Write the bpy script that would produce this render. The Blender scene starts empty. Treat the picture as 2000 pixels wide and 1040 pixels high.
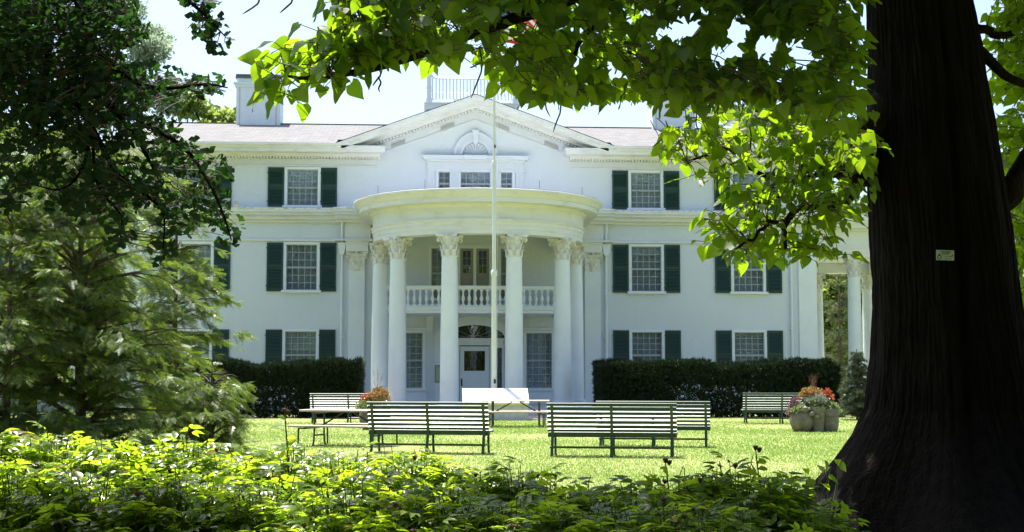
import bpy, math, random
import numpy as np
from mathutils import Vector, Matrix
R = math.radians
PI = math.pi
rng = np.random.default_rng(11)
random.seed(11)
SC = bpy.context.scene
COL = SC.collection

# ------------------------------------------------------------------ camera, sky, sun, exposure
FPX = 2645.0
YAW = R(3.6)
PITCH = math.atan(212 / FPX)
CAM = np.array([-1.975, -56.0, 1.5])
FW = np.array([math.sin(YAW) * math.cos(PITCH), math.cos(YAW) * math.cos(PITCH), math.sin(PITCH)])
RT = np.array([math.cos(YAW), -math.sin(YAW), 0.0])
UP = np.cross(RT, FW)


def at(x, y, d):
    """the point of the place that lies d metres in front of the camera where the photograph shows (x, y)"""
    return CAM + (FW + RT * (x - 1000) / FPX - UP * (y - 520) / FPX) * d


cd = bpy.data.cameras.new('camera')
cam = bpy.data.objects.new('camera', cd)
COL.objects.link(cam)
cam.matrix_world = Matrix(((RT[0], UP[0], -FW[0], CAM[0]), (RT[1], UP[1], -FW[1], CAM[1]), (RT[2], UP[2], -FW[2], CAM[2]), (0, 0, 0, 1)))
cd.sensor_width = 36
cd.lens = FPX / 2000 * 36
cd.clip_start = 0.1
cd.clip_end = 3000
SC.camera = cam

SUN_EL, SUN_AZ = R(71.5), math.atan2(-0.52, 0.84)      # azimuth from +Y towards +X: high, behind the house and to its left
SUN = np.array([math.sin(SUN_AZ) * math.cos(SUN_EL), math.cos(SUN_AZ) * math.cos(SUN_EL), math.sin(SUN_EL)])
W = bpy.data.worlds.new('World')
SC.world = W
W.use_nodes = True
wn = W.node_tree.nodes
sky = wn.new('ShaderNodeTexSky')
sky.sky_type = 'NISHITA'
sky.sun_disc = False
sky.sun_elevation = SUN_EL
sky.sun_rotation = SUN_AZ
sky.air_density = 1.0
sky.dust_density = 3.0
sky.ozone_density = 3.0
wn['Background'].inputs[1].default_value = 0.125
W.node_tree.links.new(sky.outputs[0], wn['Background'].inputs[0])
sl = bpy.data.lights.new('sun', 'SUN')
sl.energy = 5.0
sl.angle = R(0.5)
sl.color = (1.0, 0.95, 0.86)
so = bpy.data.objects.new('sun', sl)
COL.objects.link(so)
so.rotation_euler = Vector(SUN).to_track_quat('Z', 'Y').to_euler()
SC.view_settings.view_transform = 'Standard'
SC.view_settings.look = 'None'
SC.view_settings.exposure = 1.3
SC.view_settings.gamma = 1
SC.cycles.max_bounces = 8
SC.cycles.transparent_max_bounces = 8
SC.cycles.caustics_reflective = False
SC.cycles.caustics_refractive = False


# ------------------------------------------------------------------ materials
class NT:
    def __init__(s, name):
        s.m = bpy.data.materials.new(name)
        s.m.use_nodes = True
        s.t = s.m.node_tree
        s.n = s.t.nodes
        s.b = s.n.get('Principled BSDF')
        s.out = s.n.get('Material Output')

    def new(s, typ, **kw):
        n = s.n.new(typ)
        for k, v in kw.items():
            setattr(n, k, v)
        return n

    def link(s, a, b):
        s.t.links.new(a, b)

    def coord(s, scale=(1, 1, 1), src='Object'):
        tc = s.new('ShaderNodeTexCoord')
        mp = s.new('ShaderNodeMapping')
        mp.inputs['Scale'].default_value = scale
        s.link(tc.outputs[src], mp.inputs[0])
        return mp.outputs[0]

    def noise(s, scale, vec=None, detail=4, rough=0.6):
        n = s.new('ShaderNodeTexNoise')
        n.inputs['Scale'].default_value = scale
        n.inputs['Detail'].default_value = detail
        n.inputs['Roughness'].default_value = rough
        if vec is not None:
            s.link(vec, n.inputs['Vector'])
        return n.outputs[0]

    def ramp(s, fac, stops):
        r = s.new('ShaderNodeValToRGB')
        e = r.color_ramp.elements
        while len(e) > 1:
            e.remove(e[-1])
        for i, (p, c) in enumerate(stops):
            el = e[0] if i == 0 else e.new(p)
            el.position = p
            el.color = (c[0], c[1], c[2], 1)
        s.link(fac, r.inputs[0])
        return r.outputs[0]

    def bump(s, h, strength=0.3, dist=0.02, to=None):
        b = s.new('ShaderNodeBump')
        b.inputs['Strength'].default_value = strength
        b.inputs['Distance'].default_value = dist
        s.link(h, b.inputs['Height'])
        s.link(b.outputs[0], (to or s.b).inputs['Normal'])
        return b.outputs[0]


def mat(name, stops, scale=6, rough=0.6, bump=0.0, bdist=0.01, stretch=(1, 1, 1), bscale=None, metal=0.0, spec=0.5, detail=5):
    t = NT(name)
    v = t.coord(stretch)
    f = t.noise(scale, v, detail)
    t.link(t.ramp(f, stops), t.b.inputs['Base Color'])
    t.b.inputs['Roughness'].default_value = rough
    t.b.inputs['Metallic'].default_value = metal
    t.b.inputs['Specular IOR Level'].default_value = spec
    if bump:
        t.bump(t.noise(bscale or scale * 4, v, 5), bump, bdist)
    return t.m


def leaf_mat(name, dark, light, trans, tfac=0.45, gloss=0.05, grough=0.35, third=None, patch=False):
    """a thin leaf: reflects, lets light through, and shines a little; colours differ from leaf to leaf"""
    t = NT(name)
    t.n.remove(t.b)
    g = t.new('ShaderNodeNewGeometry')
    stops = [(0.0, dark), (0.75, light)] + ([(0.93, light), (0.97, third)] if third else [])
    c = t.ramp(g.outputs['Random Per Island'], stops)
    if patch:                                                    # mown turf: drier and lusher patches, clover
        pm = t.new('ShaderNodeMix', data_type='RGBA', blend_type='MULTIPLY')
        pm.inputs[0].default_value = 1
        t.link(c, pm.inputs[6])
        t.link(t.ramp(t.noise(0.55, t.coord(), 6, 0.7), [(0.32, (0.62, 0.74, 0.62)), (0.5, (0.95, 1.0, 0.95)), (0.68, (1.12, 1.04, 1.1))]), pm.inputs[7])
        c = pm.outputs[2]
    d = t.new('ShaderNodeBsdfDiffuse')
    t.link(c, d.inputs[0])
    tr = t.new('ShaderNodeBsdfTranslucent')
    mx = t.new('ShaderNodeMix', data_type='RGBA', blend_type='MULTIPLY')
    mx.inputs[0].default_value = 1
    mx.inputs[6].default_value = (*trans, 1)
    lo = t.ramp(g.outputs['Random Per Island'], [(0.0, (0.65, 0.75, 0.6)), (1.0, (1, 1, 1))])
    t.link(lo, mx.inputs[7])
    t.link(mx.outputs[2], tr.inputs[0])
    m1 = t.new('ShaderNodeMixShader')
    m1.inputs[0].default_value = tfac
    t.link(d.outputs[0], m1.inputs[1])
    t.link(tr.outputs[0], m1.inputs[2])
    gl = t.new('ShaderNodeBsdfGlossy')
    gl.inputs['Roughness'].default_value = grough
    m2 = t.new('ShaderNodeMixShader')
    m2.inputs[0].default_value = gloss
    t.link(m1.outputs[0], m2.inputs[1])
    t.link(gl.outputs[0], m2.inputs[2])
    t.link(m2.outputs[0], t.out.inputs[0])
    return t.m


def stucco():
    t = NT('white_stucco')
    v = t.coord()
    big = t.noise(0.5, v, 6)
    streak = t.noise(1.3, t.coord((2.2, 2.2, 0.25)), 5)
    mixn = t.new('ShaderNodeMath', operation='MULTIPLY')
    t.link(big, mixn.inputs[0])
    t.link(streak, mixn.inputs[1])
    t.link(t.ramp(mixn.outputs[0], [(0.06, (0.54, 0.595, 0.64)), (0.17, (0.615, 0.67, 0.73)), (0.6, (0.64, 0.70, 0.76))]), t.b.inputs['Base Color'])
    t.b.inputs['Roughness'].default_value = 0.8
    t.bump(t.noise(14, v, 6, 0.7), 0.6, 0.03)
    return t.m


def shingles():
    t = NT('grey_shingles')
    v = t.coord((1, 1, 1))
    br = t.new('ShaderNodeTexBrick')
    br.inputs['Color1'].default_value = (0.138, 0.137, 0.139, 1)
    br.inputs['Color2'].default_value = (0.185, 0.184, 0.188, 1)
    br.inputs['Mortar'].default_value = (0.10, 0.09, 0.09, 1)
    br.inputs['Scale'].default_value = 1
    br.inputs['Mortar Size'].default_value = 0.012
    br.inputs['Brick Width'].default_value = 0.42
    br.inputs['Row Height'].default_value = 0.2
    br.inputs['Bias'].default_value = 0.0
    t.link(v, br.inputs['Vector'])
    n = t.noise(3.0, v, 5)
    mx = t.new('ShaderNodeMix', data_type='RGBA', blend_type='MULTIPLY')
    mx.inputs[0].default_value = 0.6
    t.link(br.outputs[0], mx.inputs[6])
    t.link(t.ramp(n, [(0.3, (0.72, 0.7, 0.7)), (0.7, (1.1, 1.1, 1.1))]), mx.inputs[7])
    t.link(mx.outputs[2], t.b.inputs['Base Color'])
    t.b.inputs['Roughness'].default_value = 0.9
    t.bump(br.outputs[1], -0.5, 0.02)
    return t.m


def glass():
    t = NT('window_glass')
    t.n.remove(t.b)
    tr = t.new('ShaderNodeBsdfTransparent')
    tr.inputs[0].default_value = (0.80, 0.84, 0.86, 1)
    gl = t.new('ShaderNodeBsdfGlossy')
    gl.inputs['Roughness'].default_value = 0.03
    gl.inputs['Color'].default_value = (0.9, 0.95, 1, 1)
    # old panes are not flat
    bp = t.new('ShaderNodeBump')
    bp.inputs['Strength'].default_value = 0.15
    bp.inputs['Distance'].default_value = 0.02
    t.link(t.noise(5, t.coord(), 2), bp.inputs['Height'])
    t.link(bp.outputs[0], gl.inputs['Normal'])
    ms = t.new('ShaderNodeMixShader')
    ms.inputs[0].default_value = 0.11
    t.link(tr.outputs[0], ms.inputs[1])
    t.link(gl.outputs[0], ms.inputs[2])
    t.link(ms.outputs[0], t.out.inputs[0])
    return t.m


def bark(name, c0, c1, scale=9.0, bump=1.0):
    t = NT(name)
    v = t.coord((1, 1, 0.16))
    n = t.noise(scale, v, 8, 0.65)
    vo = t.new('ShaderNodeTexVoronoi', feature='DISTANCE_TO_EDGE')
    vo.inputs['Scale'].default_value = scale * 2.2
    t.link(v, vo.inputs['Vector'])
    t.link(t.ramp(n, [(0.3, c0), (0.7, c1)]), t.b.inputs['Base Color'])
    t.b.inputs['Roughness'].default_value = 0.95
    t.b.inputs['Specular IOR Level'].default_value = 0.04
    ad = t.new('ShaderNodeMath', operation='ADD')
    t.link(n, ad.inputs[0])
    t.link(vo.outputs[0], ad.inputs[1])
    t.bump(ad.outputs[0], bump, 0.03)
    return t.m


def lawn_mat():
    t = NT('lawn_turf')
    v = t.coord()
    a = t.noise(0.35, v, 6)
    b = t.noise(30, v, 4)
    ad = t.new('ShaderNodeMath', operation='MULTIPLY_ADD')
    ad.inputs[1].default_value = 0.5
    t.link(b, ad.inputs[0])
    t.link(a, ad.inputs[2])
    t.link(t.ramp(ad.outputs[0], [(0.5, (0.18, 0.21, 0.05)), (0.75, (0.26, 0.29, 0.085)), (1.0, (0.33, 0.34, 0.13))]), t.b.inputs['Base Color'])
    t.b.inputs['Roughness'].default_value = 0.85
    t.bump(b, 0.8, 0.05)
    return t.m


def glare_top():  # sun glare on the slats' upper faces, painted in as a paler green
    t = NT('bench_paint_sun_glare')
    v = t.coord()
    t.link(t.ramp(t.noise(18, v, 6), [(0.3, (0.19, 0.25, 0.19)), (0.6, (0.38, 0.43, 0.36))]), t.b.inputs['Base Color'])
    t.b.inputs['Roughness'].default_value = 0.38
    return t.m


def map_print():
    t = NT('printed_map')
    v = t.coord()
    n1 = t.noise(16, v, 3)
    n2 = t.noise(40, v, 4)
    f = t.ramp(n1, [(0.50, (0.80, 0.81, 0.80)), (0.515, (0.45, 0.5, 0.66)), (0.53, (0.80, 0.81, 0.80)), (0.60, (0.80, 0.81, 0.80)), (0.61, (0.42, 0.48, 0.6)), (0.625, (0.82, 0.82, 0.80))])
    g = t.ramp(n2, [(0.60, (1, 1, 1)), (0.68, (0.55, 0.6, 0.75))])
    mx = t.new('ShaderNodeMix', data_type='RGBA', blend_type='MULTIPLY')
    mx.inputs[0].default_value = 0.7
    t.link(f, mx.inputs[6])
    t.link(g, mx.inputs[7])
    t.link(mx.outputs[2], t.b.inputs['Base Color'])
    t.b.inputs['Roughness'].default_value = 0.4
    return t.m


def emit(name, c, s):
    t = NT(name)
    t.b.inputs['Base Color'].default_value = (*c, 1)
    t.b.inputs['Emission Color'].default_value = (*c, 1)
    t.b.inputs['Emission Strength'].default_value = s
    return t.m


WHITE = [(0.3, (0.66, 0.72, 0.775)), (0.6, (0.71, 0.77, 0.82))]
M = {
    'stucco': stucco(),
    'trim': mat('white_painted_trim', WHITE, 1.5, 0.55, 0.12, 0.01, (1, 1, 1), 30),
    'cornice': mat('weathered_cornice_paint', [(0.25, (0.56, 0.57, 0.56)), (0.45, (0.67, 0.69, 0.71)), (0.7, (0.70, 0.73, 0.755))], 1.6, 0.6, 0.15, 0.01, (1, 1, 2), 25),
    'ledge': mat('flaking_white_ledge', [(0.38, (0.42, 0.43, 0.46)), (0.5, (0.78, 0.79, 0.80)), (0.7, (0.82, 0.82, 0.82))], 6, 0.6, 0.2, 0.01),
    'capital': mat('off_white_carved_capital', [(0.3, (0.60, 0.60, 0.56)), (0.6, (0.70, 0.71, 0.70))], 7, 0.7, 0.3, 0.01),
    'shutter': mat('dark_green_shutter', [(0.25, (0.008, 0.034, 0.026)), (0.72, (0.012, 0.05, 0.036)), (0.80, (0.03, 0.09, 0.065))], 6, 0.5, 0.1, 0.005, (1, 1, 6)),
    'roof': shingles(),
    'glass': glass(),
    'sash': mat('greyed_sash_paint', [(0.3, (0.30, 0.33, 0.36)), (0.6, (0.38, 0.41, 0.44))], 8, 0.6),
    'sheer': mat('sheer_white_curtain', [(0.3, (0.5, 0.53, 0.6)), (0.7, (0.66, 0.7, 0.76))], 3, 0.9, 0.3, 0.02, (6, 1, 0.3)),
    'screen': mat('grey_blind', [(0.3, (0.42, 0.45, 0.5)), (0.7, (0.52, 0.55, 0.6))], 4, 0.9),
    'dark': mat('dark_interior', [(0.3, (0.02, 0.022, 0.022)), (0.7, (0.035, 0.037, 0.036))], 2, 0.9),
    'greydoor': mat('grey_green_door_paint', [(0.3, (0.24, 0.24, 0.22)), (0.7, (0.30, 0.30, 0.27))], 4, 0.6),
    'chimcap': mat('slate_grey_metal', [(0.3, (0.06, 0.075, 0.09)), (0.7, (0.10, 0.12, 0.14))], 4, 0.5),
    'brick': mat('grey_vent', [(0.3, (0.45, 0.46, 0.47)), (0.7, (0.55, 0.56, 0.57))], 30, 0.8),
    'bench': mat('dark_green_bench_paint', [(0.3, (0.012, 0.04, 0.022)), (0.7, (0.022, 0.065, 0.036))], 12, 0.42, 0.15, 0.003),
    'slat_glare': glare_top(),
    'wood': mat('weathered_grey_planks', [(0.3, (0.30, 0.26, 0.22)), (0.7, (0.52, 0.47, 0.42))], 10, 0.6, 0.2, 0.004, (0.3, 4, 4)),
    'iron': mat('dark_green_iron', [(0.3, (0.015, 0.03, 0.025)), (0.7, (0.03, 0.05, 0.04))], 9, 0.45),
    'stone': mat('mossy_cast_stone', [(0.25, (0.07, 0.07, 0.045)), (0.5, (0.17, 0.155, 0.125)), (0.75, (0.26, 0.24, 0.20))], 3.5, 0.85, 0.5, 0.02),
    'concrete': mat('pale_grey_concrete', [(0.3, (0.46, 0.45, 0.44)), (0.7, (0.6, 0.59, 0.57))], 6, 0.8, 0.2, 0.01),
    'map': map_print(),
    'blueink': mat('faded_blue_print', [(0.4, (0.45, 0.5, 0.66)), (0.6, (0.7, 0.72, 0.78))], 25, 0.4),
    'pole': mat('pale_aluminium_paint', [(0.3, (0.62, 0.66, 0.62)), (0.7, (0.74, 0.77, 0.74))], 8, 0.35, 0.05, 0.003, (1, 1, 0.3)),
    'gold': mat('gilt_ball', [(0.3, (0.6, 0.4, 0.1)), (0.7, (0.7, 0.5, 0.15))], 8, 0.3, metal=1.0),
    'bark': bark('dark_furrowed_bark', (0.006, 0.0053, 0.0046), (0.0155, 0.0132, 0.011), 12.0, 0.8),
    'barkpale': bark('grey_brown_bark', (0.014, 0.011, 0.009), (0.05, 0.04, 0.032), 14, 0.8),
    'twig': mat('brown_twig', [(0.3, (0.05, 0.04, 0.03)), (0.7, (0.11, 0.085, 0.06))], 12, 0.8),
    'paletwig': mat('pale_branch', [(0.3, (0.2, 0.15, 0.11)), (0.7, (0.38, 0.30, 0.23))], 12, 0.8),
    'greenstem': mat('green_stem', [(0.3, (0.05, 0.08, 0.02)), (0.7, (0.12, 0.13, 0.05))], 12, 0.7),
    'lawn': lawn_mat(),
    'soil': mat('bare_soil', [(0.3, (0.05, 0.038, 0.026)), (0.7, (0.10, 0.08, 0.055))], 6, 0.95, 0.6, 0.04),
    'paving': mat('pinkish_paving', [(0.3, (0.40, 0.34, 0.30)), (0.7, (0.52, 0.46, 0.42))], 5, 0.85, 0.2, 0.01),
    'seed': mat('dry_brown_seed_head', [(0.3, (0.05, 0.025, 0.015)), (0.7, (0.14, 0.07, 0.035))], 30, 0.8),
    'pod': mat('dark_seed_pod', [(0.3, (0.02, 0.035, 0.012)), (0.7, (0.05, 0.06, 0.025))], 20, 0.7),
    'bulb': emit('warm_bulb', (1.0, 0.42, 0.12), 14),
    'plaque': mat('pale_green_plaque', [(0.3, (0.55, 0.68, 0.62)), (0.7, (0.66, 0.76, 0.70))], 30, 0.4),
    'ink': mat('dark_green_ink', [(0.3, (0.015, 0.04, 0.03)), (0.7, (0.03, 0.06, 0.05))], 30, 0.6),
    'flagred': mat('red_cloth', [(0.3, (0.55, 0.03, 0.03)), (0.7, (0.65, 0.05, 0.05))], 20, 0.8),
    'flagwhite': mat('white_cloth', [(0.3, (0.78, 0.78, 0.78)), (0.7, (0.83, 0.83, 0.83))], 20, 0.8),
    'flagblue': mat('blue_cloth', [(0.3, (0.03, 0.07, 0.32)), (0.7, (0.05, 0.10, 0.42))], 20, 0.8),
    'black': mat('black_metal', [(0.3, (0.012, 0.012, 0.012)), (0.7, (0.025, 0.025, 0.025))], 20, 0.4),
    'paper': mat('faded_green_notice', [(0.35, (0.25, 0.33, 0.22)), (0.6, (0.45, 0.52, 0.40))], 22, 0.5),
    # foliage
    'catalpa': leaf_mat('catalpa_leaf', (0.011, 0.030, 0.011), (0.020, 0.047, 0.014), (0.52, 0.80, 0.02), 0.46, 0.025, 0.45),
    'ginkgo': leaf_mat('ginkgo_leaf', (0.010, 0.026, 0.015), (0.018, 0.040, 0.018), (0.045, 0.13, 0.016), 0.34, 0.018, 0.55),
    'peony': leaf_mat('peony_leaf', (0.075, 0.125, 0.016), (0.12, 0.18, 0.022), (0.60, 0.80, 0.03), 0.52, 0.07, 0.26, (0.16, 0.06, 0.03)),
    'hemlock': leaf_mat('soft_conifer_spray', (0.014, 0.036, 0.014), (0.088, 0.145, 0.034), (0.38, 0.53, 0.06), 0.36, 0.04, 0.35, (0.22, 0.10, 0.04)),
    'yew': leaf_mat('yew_needles', (0.010, 0.02, 0.011), (0.022, 0.04, 0.018), (0.02, 0.04, 0.014), 0.2, 0.02, 0.45),
    'spruce': leaf_mat('blue_spruce_needles', (0.06, 0.085, 0.06), (0.12, 0.15, 0.10), (0.12, 0.16, 0.07), 0.25, 0.03, 0.45, (0.2, 0.14, 0.06)),
    'pine': leaf_mat('browned_pine_needles', (0.06, 0.09, 0.045), (0.14, 0.16, 0.09), (0.2, 0.24, 0.1), 0.35, 0.02, 0.45, (0.26, 0.16, 0.1)),
    'oakleaf': leaf_mat('tree_leaf', (0.035, 0.06, 0.02), (0.07, 0.105, 0.03), (0.17, 0.26, 0.04), 0.4, 0.03, 0.4),
    'limeleaf': leaf_mat('pale_tree_leaf', (0.08, 0.125, 0.035), (0.15, 0.20, 0.055), (0.46, 0.58, 0.10), 0.46, 0.03, 0.4),
    'willow': leaf_mat('grey_green_leaf', (0.15, 0.20, 0.16), (0.24, 0.29, 0.24), (0.45, 0.54, 0.38), 0.52, 0.03, 0.4),
    'grass': leaf_mat('grass_blade', (0.18, 0.25, 0.07), (0.27, 0.35, 0.12), (0.48, 0.68, 0.15), 0.45, 0.05, 0.3, None, True),
    'orange': leaf_mat('orange_petals', (0.12, 0.16, 0.04), (0.46, 0.19, 0.08), (0.42, 0.26, 0.09), 0.35, 0.02, 0.4, (0.65, 0.42, 0.15)),
    'red': leaf_mat('red_petals', (0.16, 0.12, 0.03), (0.52, 0.07, 0.03), (0.5, 0.10, 0.04), 0.35, 0.02, 0.4),
    'purple': leaf_mat('purple_leaves', (0.07, 0.035, 0.05), (0.26, 0.17, 0.22), (0.2, 0.06, 0.09), 0.3, 0.05, 0.3, (0.35, 0.12, 0.04)),
    'silver': leaf_mat('silver_leaves', (0.2, 0.23, 0.2), (0.36, 0.39, 0.35), (0.25, 0.3, 0.2), 0.3, 0.03, 0.4),
    'trail': leaf_mat('pale_trailing_leaves', (0.10, 0.16, 0.05), (0.26, 0.32, 0.15), (0.3, 0.4, 0.12), 0.35, 0.04, 0.4, (0.6, 0.62, 0.5)),
    'plume': leaf_mat('pinkish_grass_plume', (0.10, 0.05, 0.035), (0.22, 0.12, 0.09), (0.2, 0.10, 0.06), 0.4, 0.02, 0.4),
}


# ------------------------------------------------------------------ mesh helpers
class MB:
    def __init__(s):
        s.v, s.f, s.m = [], [], []

    def add(s, verts, faces, mi=0):
        o = len(s.v)
        s.v.extend([tuple(map(float, p)) for p in verts])
        for f in faces:
            s.f.append(tuple(i + o for i in f))
            s.m.append(mi)

    def box(s, x0, x1, y0, y1, z0, z1, mi=0, rot=None, ctr=None):
        v = [(x, y, z) for z in (z0, z1) for y in (y0, y1) for x in (x0, x1)]
        if rot is not None:
            c = Vector(ctr if ctr is not None else ((x0 + x1) / 2, (y0 + y1) / 2, (z0 + z1) / 2))
            v = [tuple(rot @ (Vector(p) - c) + c) for p in v]
        s.add(v, [(0, 2, 3, 1), (4, 5, 7, 6), (0, 1, 5, 4), (2, 6, 7, 3), (0, 4, 6, 2), (1, 3, 7, 5)], mi)

    def cbox(s, x0, x1, y0, y1, z0, z1, b=0.01, mi=0, top=None):
        """a long bar with its long edges (along X) chamfered; 'top' gives the material of its upper faces"""
        sec = [(y0 + b, z0), (y1 - b, z0), (y1, z0 + b), (y1, z1 - b), (y1 - b, z1), (y0 + b, z1), (y0, z1 - b), (y0, z0 + b)]
        n = 8
        v = [(x0, y, z) for y, z in sec] + [(x1, y, z) for y, z in sec]
        tm = mi if top is None else top
        for i in range(n):
            j = (i + 1) % n
            s.add([v[i], v[j], v[n + j], v[n + i]], [(0, 3, 2, 1)], tm if i in (3, 4, 5) else mi)
        s.add(v[:n], [tuple(range(n))], mi)
        s.add(v[n:], [tuple(reversed(range(n)))], mi)

    def tube(s, pts, rad, n=8, mi=0, cap=True):
        pts = [Vector(map(float, p)) for p in pts]
        if not hasattr(rad, '__len__'):
            rad = [rad] * len(pts)
        vs, prev = [], None
        for i, p in enumerate(pts):
            t = (pts[min(i + 1, len(pts) - 1)] - pts[max(i - 1, 0)]).normalized()
            if prev is None:
                a = Vector((0, 0, 1)) if abs(t.z) < 0.9 else Vector((1, 0, 0))
                u = t.cross(a).normalized()
            else:
                u = (prev - t * prev.dot(t)).normalized()
            prev = u
            w = t.cross(u)
            for k in range(n):
                a = 2 * PI * k / n
                vs.append(p + (u * math.cos(a) + w * math.sin(a)) * rad[i])
        fs = []
        for i in range(len(pts) - 1):
            for k in range(n):
                a, b = i * n + k, i * n + (k + 1) % n
                fs.append((a, b, b + n, a + n))
        if cap:
            fs.append(tuple(reversed(range(n))))
            fs.append(tuple(range((len(pts) - 1) * n, len(pts) * n)))
        s.add(vs, fs, mi)

    def lathe(s, prof, n=24, c=(0, 0, 0), mi=0, close=True):
        vs, fs = [], []
        for r, z in prof:
            for k in range(n):
                a = 2 * PI * k / n
                vs.append((c[0] + r * math.cos(a), c[1] + r * math.sin(a), c[2] + z))
        for i in range(len(prof) - 1):
            for k in range(n):
                a, b = i * n + k, i * n + (k + 1) % n
                fs.append((a, b, b + n, a + n))
        if close:
            fs.append(tuple(reversed(range(n))))
            fs.append(tuple(range((len(prof) - 1) * n, len(prof) * n)))
        s.add(vs, fs, mi)

    def sweep(s, path, prof, mi=0, closed_prof=True, cap=True):
        """prof: (offset, z) pairs; path: (x, y, nx, ny)"""
        k = len(prof)
        vs = [(x + nx * o, y + ny * o, z) for x, y, nx, ny in path for o, z in prof]
        fs = []
        for i in range(len(path) - 1):
            for j in range(k if closed_prof else k - 1):
                a, b = i * k + j, i * k + (j + 1) % k
                fs.append((a, b, b + k, a + k))
        if cap and closed_prof:
            fs.append(tuple(reversed(range(k))))
            fs.append(tuple(range((len(path) - 1) * k, len(path) * k)))
        s.add(vs, fs, mi)

    def prism(s, poly, y0, y1, mi=0):
        """an outline in X and Z given a thickness from y0 to y1"""
        n = len(poly)
        v = [(x, y0, z) for x, z in poly] + [(x, y1, z) for x, z in poly]
        s.add(v, [tuple(range(n)), tuple(reversed(range(n, 2 * n)))] + [(i, i + n, (i + 1) % n + n, (i + 1) % n) for i in range(n)], mi)

    def mesh(s, name, mats, smooth=False):
        me = bpy.data.meshes.new(name)
        me.from_pydata(s.v, [], s.f)
        for m in mats if isinstance(mats, (list, tuple)) else [mats]:
            me.materials.append(m)
        me.polygons.foreach_set('material_index', s.m)
        me.validate()
        # outward faces
        import bmesh
        b = bmesh.new()
        b.from_mesh(me)
        bmesh.ops.recalc_face_normals(b, faces=b.faces)
        b.to_mesh(me)
        b.free()
        if smooth:
            me.polygons.foreach_set('use_smooth', [True] * len(me.polygons))
            try:
                me.set_sharp_from_angle(angle=R(smooth if smooth is not True else 40))
            except Exception:
                pass
        me.update()
        return me

    def build(s, name, mats, parent=None, smooth=False, loc=None, rz=0):
        return link(name, s.mesh(name, mats, smooth), parent, loc, rz)


def link(name, me, parent=None, loc=None, rz=0):
    o = bpy.data.objects.new(name, me)
    COL.objects.link(o)
    if parent is not None:
        o.parent = parent
    if loc is not None:
        o.location = loc
    if rz:
        o.rotation_euler = (0, 0, rz)
    return o


def thing(name, label, cat, loc=(0, 0, 0), rz=0, group=None):
    o = bpy.data.objects.new(name, None)
    COL.objects.link(o)
    o.location = loc
    o.rotation_euler = (0, 0, rz)
    return tag(o, label, cat, group)


def tag(o, label, cat, group=None):
    o['label'] = label
    o['category'] = cat
    if group:
        o['group'] = group
    return o


def kind(o, k):
    o['kind'] = k
    return o


KIDS = {}


def clone(o, parent=None, loc=None, rz=None):
    """a copy of a thing or part together with copies of its parts and sub-parts"""
    c = o.copy()
    COL.objects.link(c)
    if parent is not None:
        c.parent = parent
    if loc is not None:
        c.location = loc
    if rz is not None:
        c.rotation_euler = (0, 0, rz)
    for ch in [x for x in o.children]:
        clone(ch, c)
    return c


def npmesh(name, V, Fc, mats, mi=None, smooth=False):
    """a mesh from arrays; every face has the same number of corners"""
    V = np.asarray(V, dtype=np.float32)
    Fc = np.asarray(Fc, dtype=np.int32)
    me = bpy.data.meshes.new(name)
    k = Fc.shape[1]
    me.vertices.add(len(V))
    me.vertices.foreach_set('co', V.ravel())
    me.loops.add(Fc.size)
    me.loops.foreach_set('vertex_index', Fc.ravel())
    me.polygons.add(len(Fc))
    me.polygons.foreach_set('loop_start', np.arange(0, Fc.size, k, dtype=np.int32))
    me.polygons.foreach_set('loop_total', np.full(len(Fc), k, dtype=np.int32))
    for m in mats if isinstance(mats, (list, tuple)) else [mats]:
        me.materials.append(m)
    if mi is not None:
        me.polygons.foreach_set('material_index', np.asarray(mi, dtype=np.int32))
    if smooth:
        me.polygons.foreach_set('use_smooth', np.ones(len(Fc), dtype=bool))
    me.update(calc_edges=True)
    return me


def unit(a):
    a = np.asarray(a, dtype=float)
    return a / np.maximum(np.linalg.norm(a, axis=-1, keepdims=True), 1e-9)


def frames(d, up):
    """rows (side, along, normal) of a leaf that points along d with its upper face towards 'up'"""
    d = unit(d)
    s = unit(np.cross(d, up))
    n = np.cross(s, d)
    return np.stack([s, d, n], axis=1)


def scatter(tv, tf, P, B, S):
    """copies of a template (x = side, y = along, z = normal) at points P with frames B and scales S, as arrays"""
    tv = np.asarray(tv, dtype=float)
    tf = np.asarray(tf, dtype=int)
    n = len(P)
    S = np.broadcast_to(np.asarray(S, dtype=float).reshape(-1, 1, 1), (n, 1, 1))
    V = np.einsum('kj,njc->nkc', tv, B) * S + np.asarray(P)[:, None, :]
    F = tf[None] + (np.arange(n) * len(tv))[:, None, None]
    return V.reshape(-1, 3), F.reshape(-1, tf.shape[1])


def join(parts):
    V, F, o = [], [], 0
    for v, f in parts:
        V.append(v)
        F.append(np.asarray(f) + o)
        o += len(v)
    return np.concatenate(V), np.concatenate(F)


def rows_template(rows, fold=0.15, curl=0.0):
    """a leaf blade from (along, half width) rows: left edge, midrib, right edge"""
    v, f = [], []
    for t, w in rows:
        z = -curl * t * t
        v += [(-w, t, z + fold * w), (0, t, z), (w, t, z + fold * w)]
    for i in range(len(rows) - 1):
        a = i * 3
        f += [(a, a + 1, a + 4, a + 3), (a + 1, a + 2, a + 5, a + 4)]
    return np.array(v), np.array(f)


def hash3(i, seed):
    i = i.astype(np.int64)
    h = (i[..., 0] * 374761393 + i[..., 1] * 668265263 + i[..., 2] * 2147483647 + seed * 974634777) & 0x7fffffff
    h = ((h ^ (h >> 13)) * 1274126177) & 0x7fffffff
    return ((h ^ (h >> 16)) & 0xffff) / 65535.0


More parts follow.
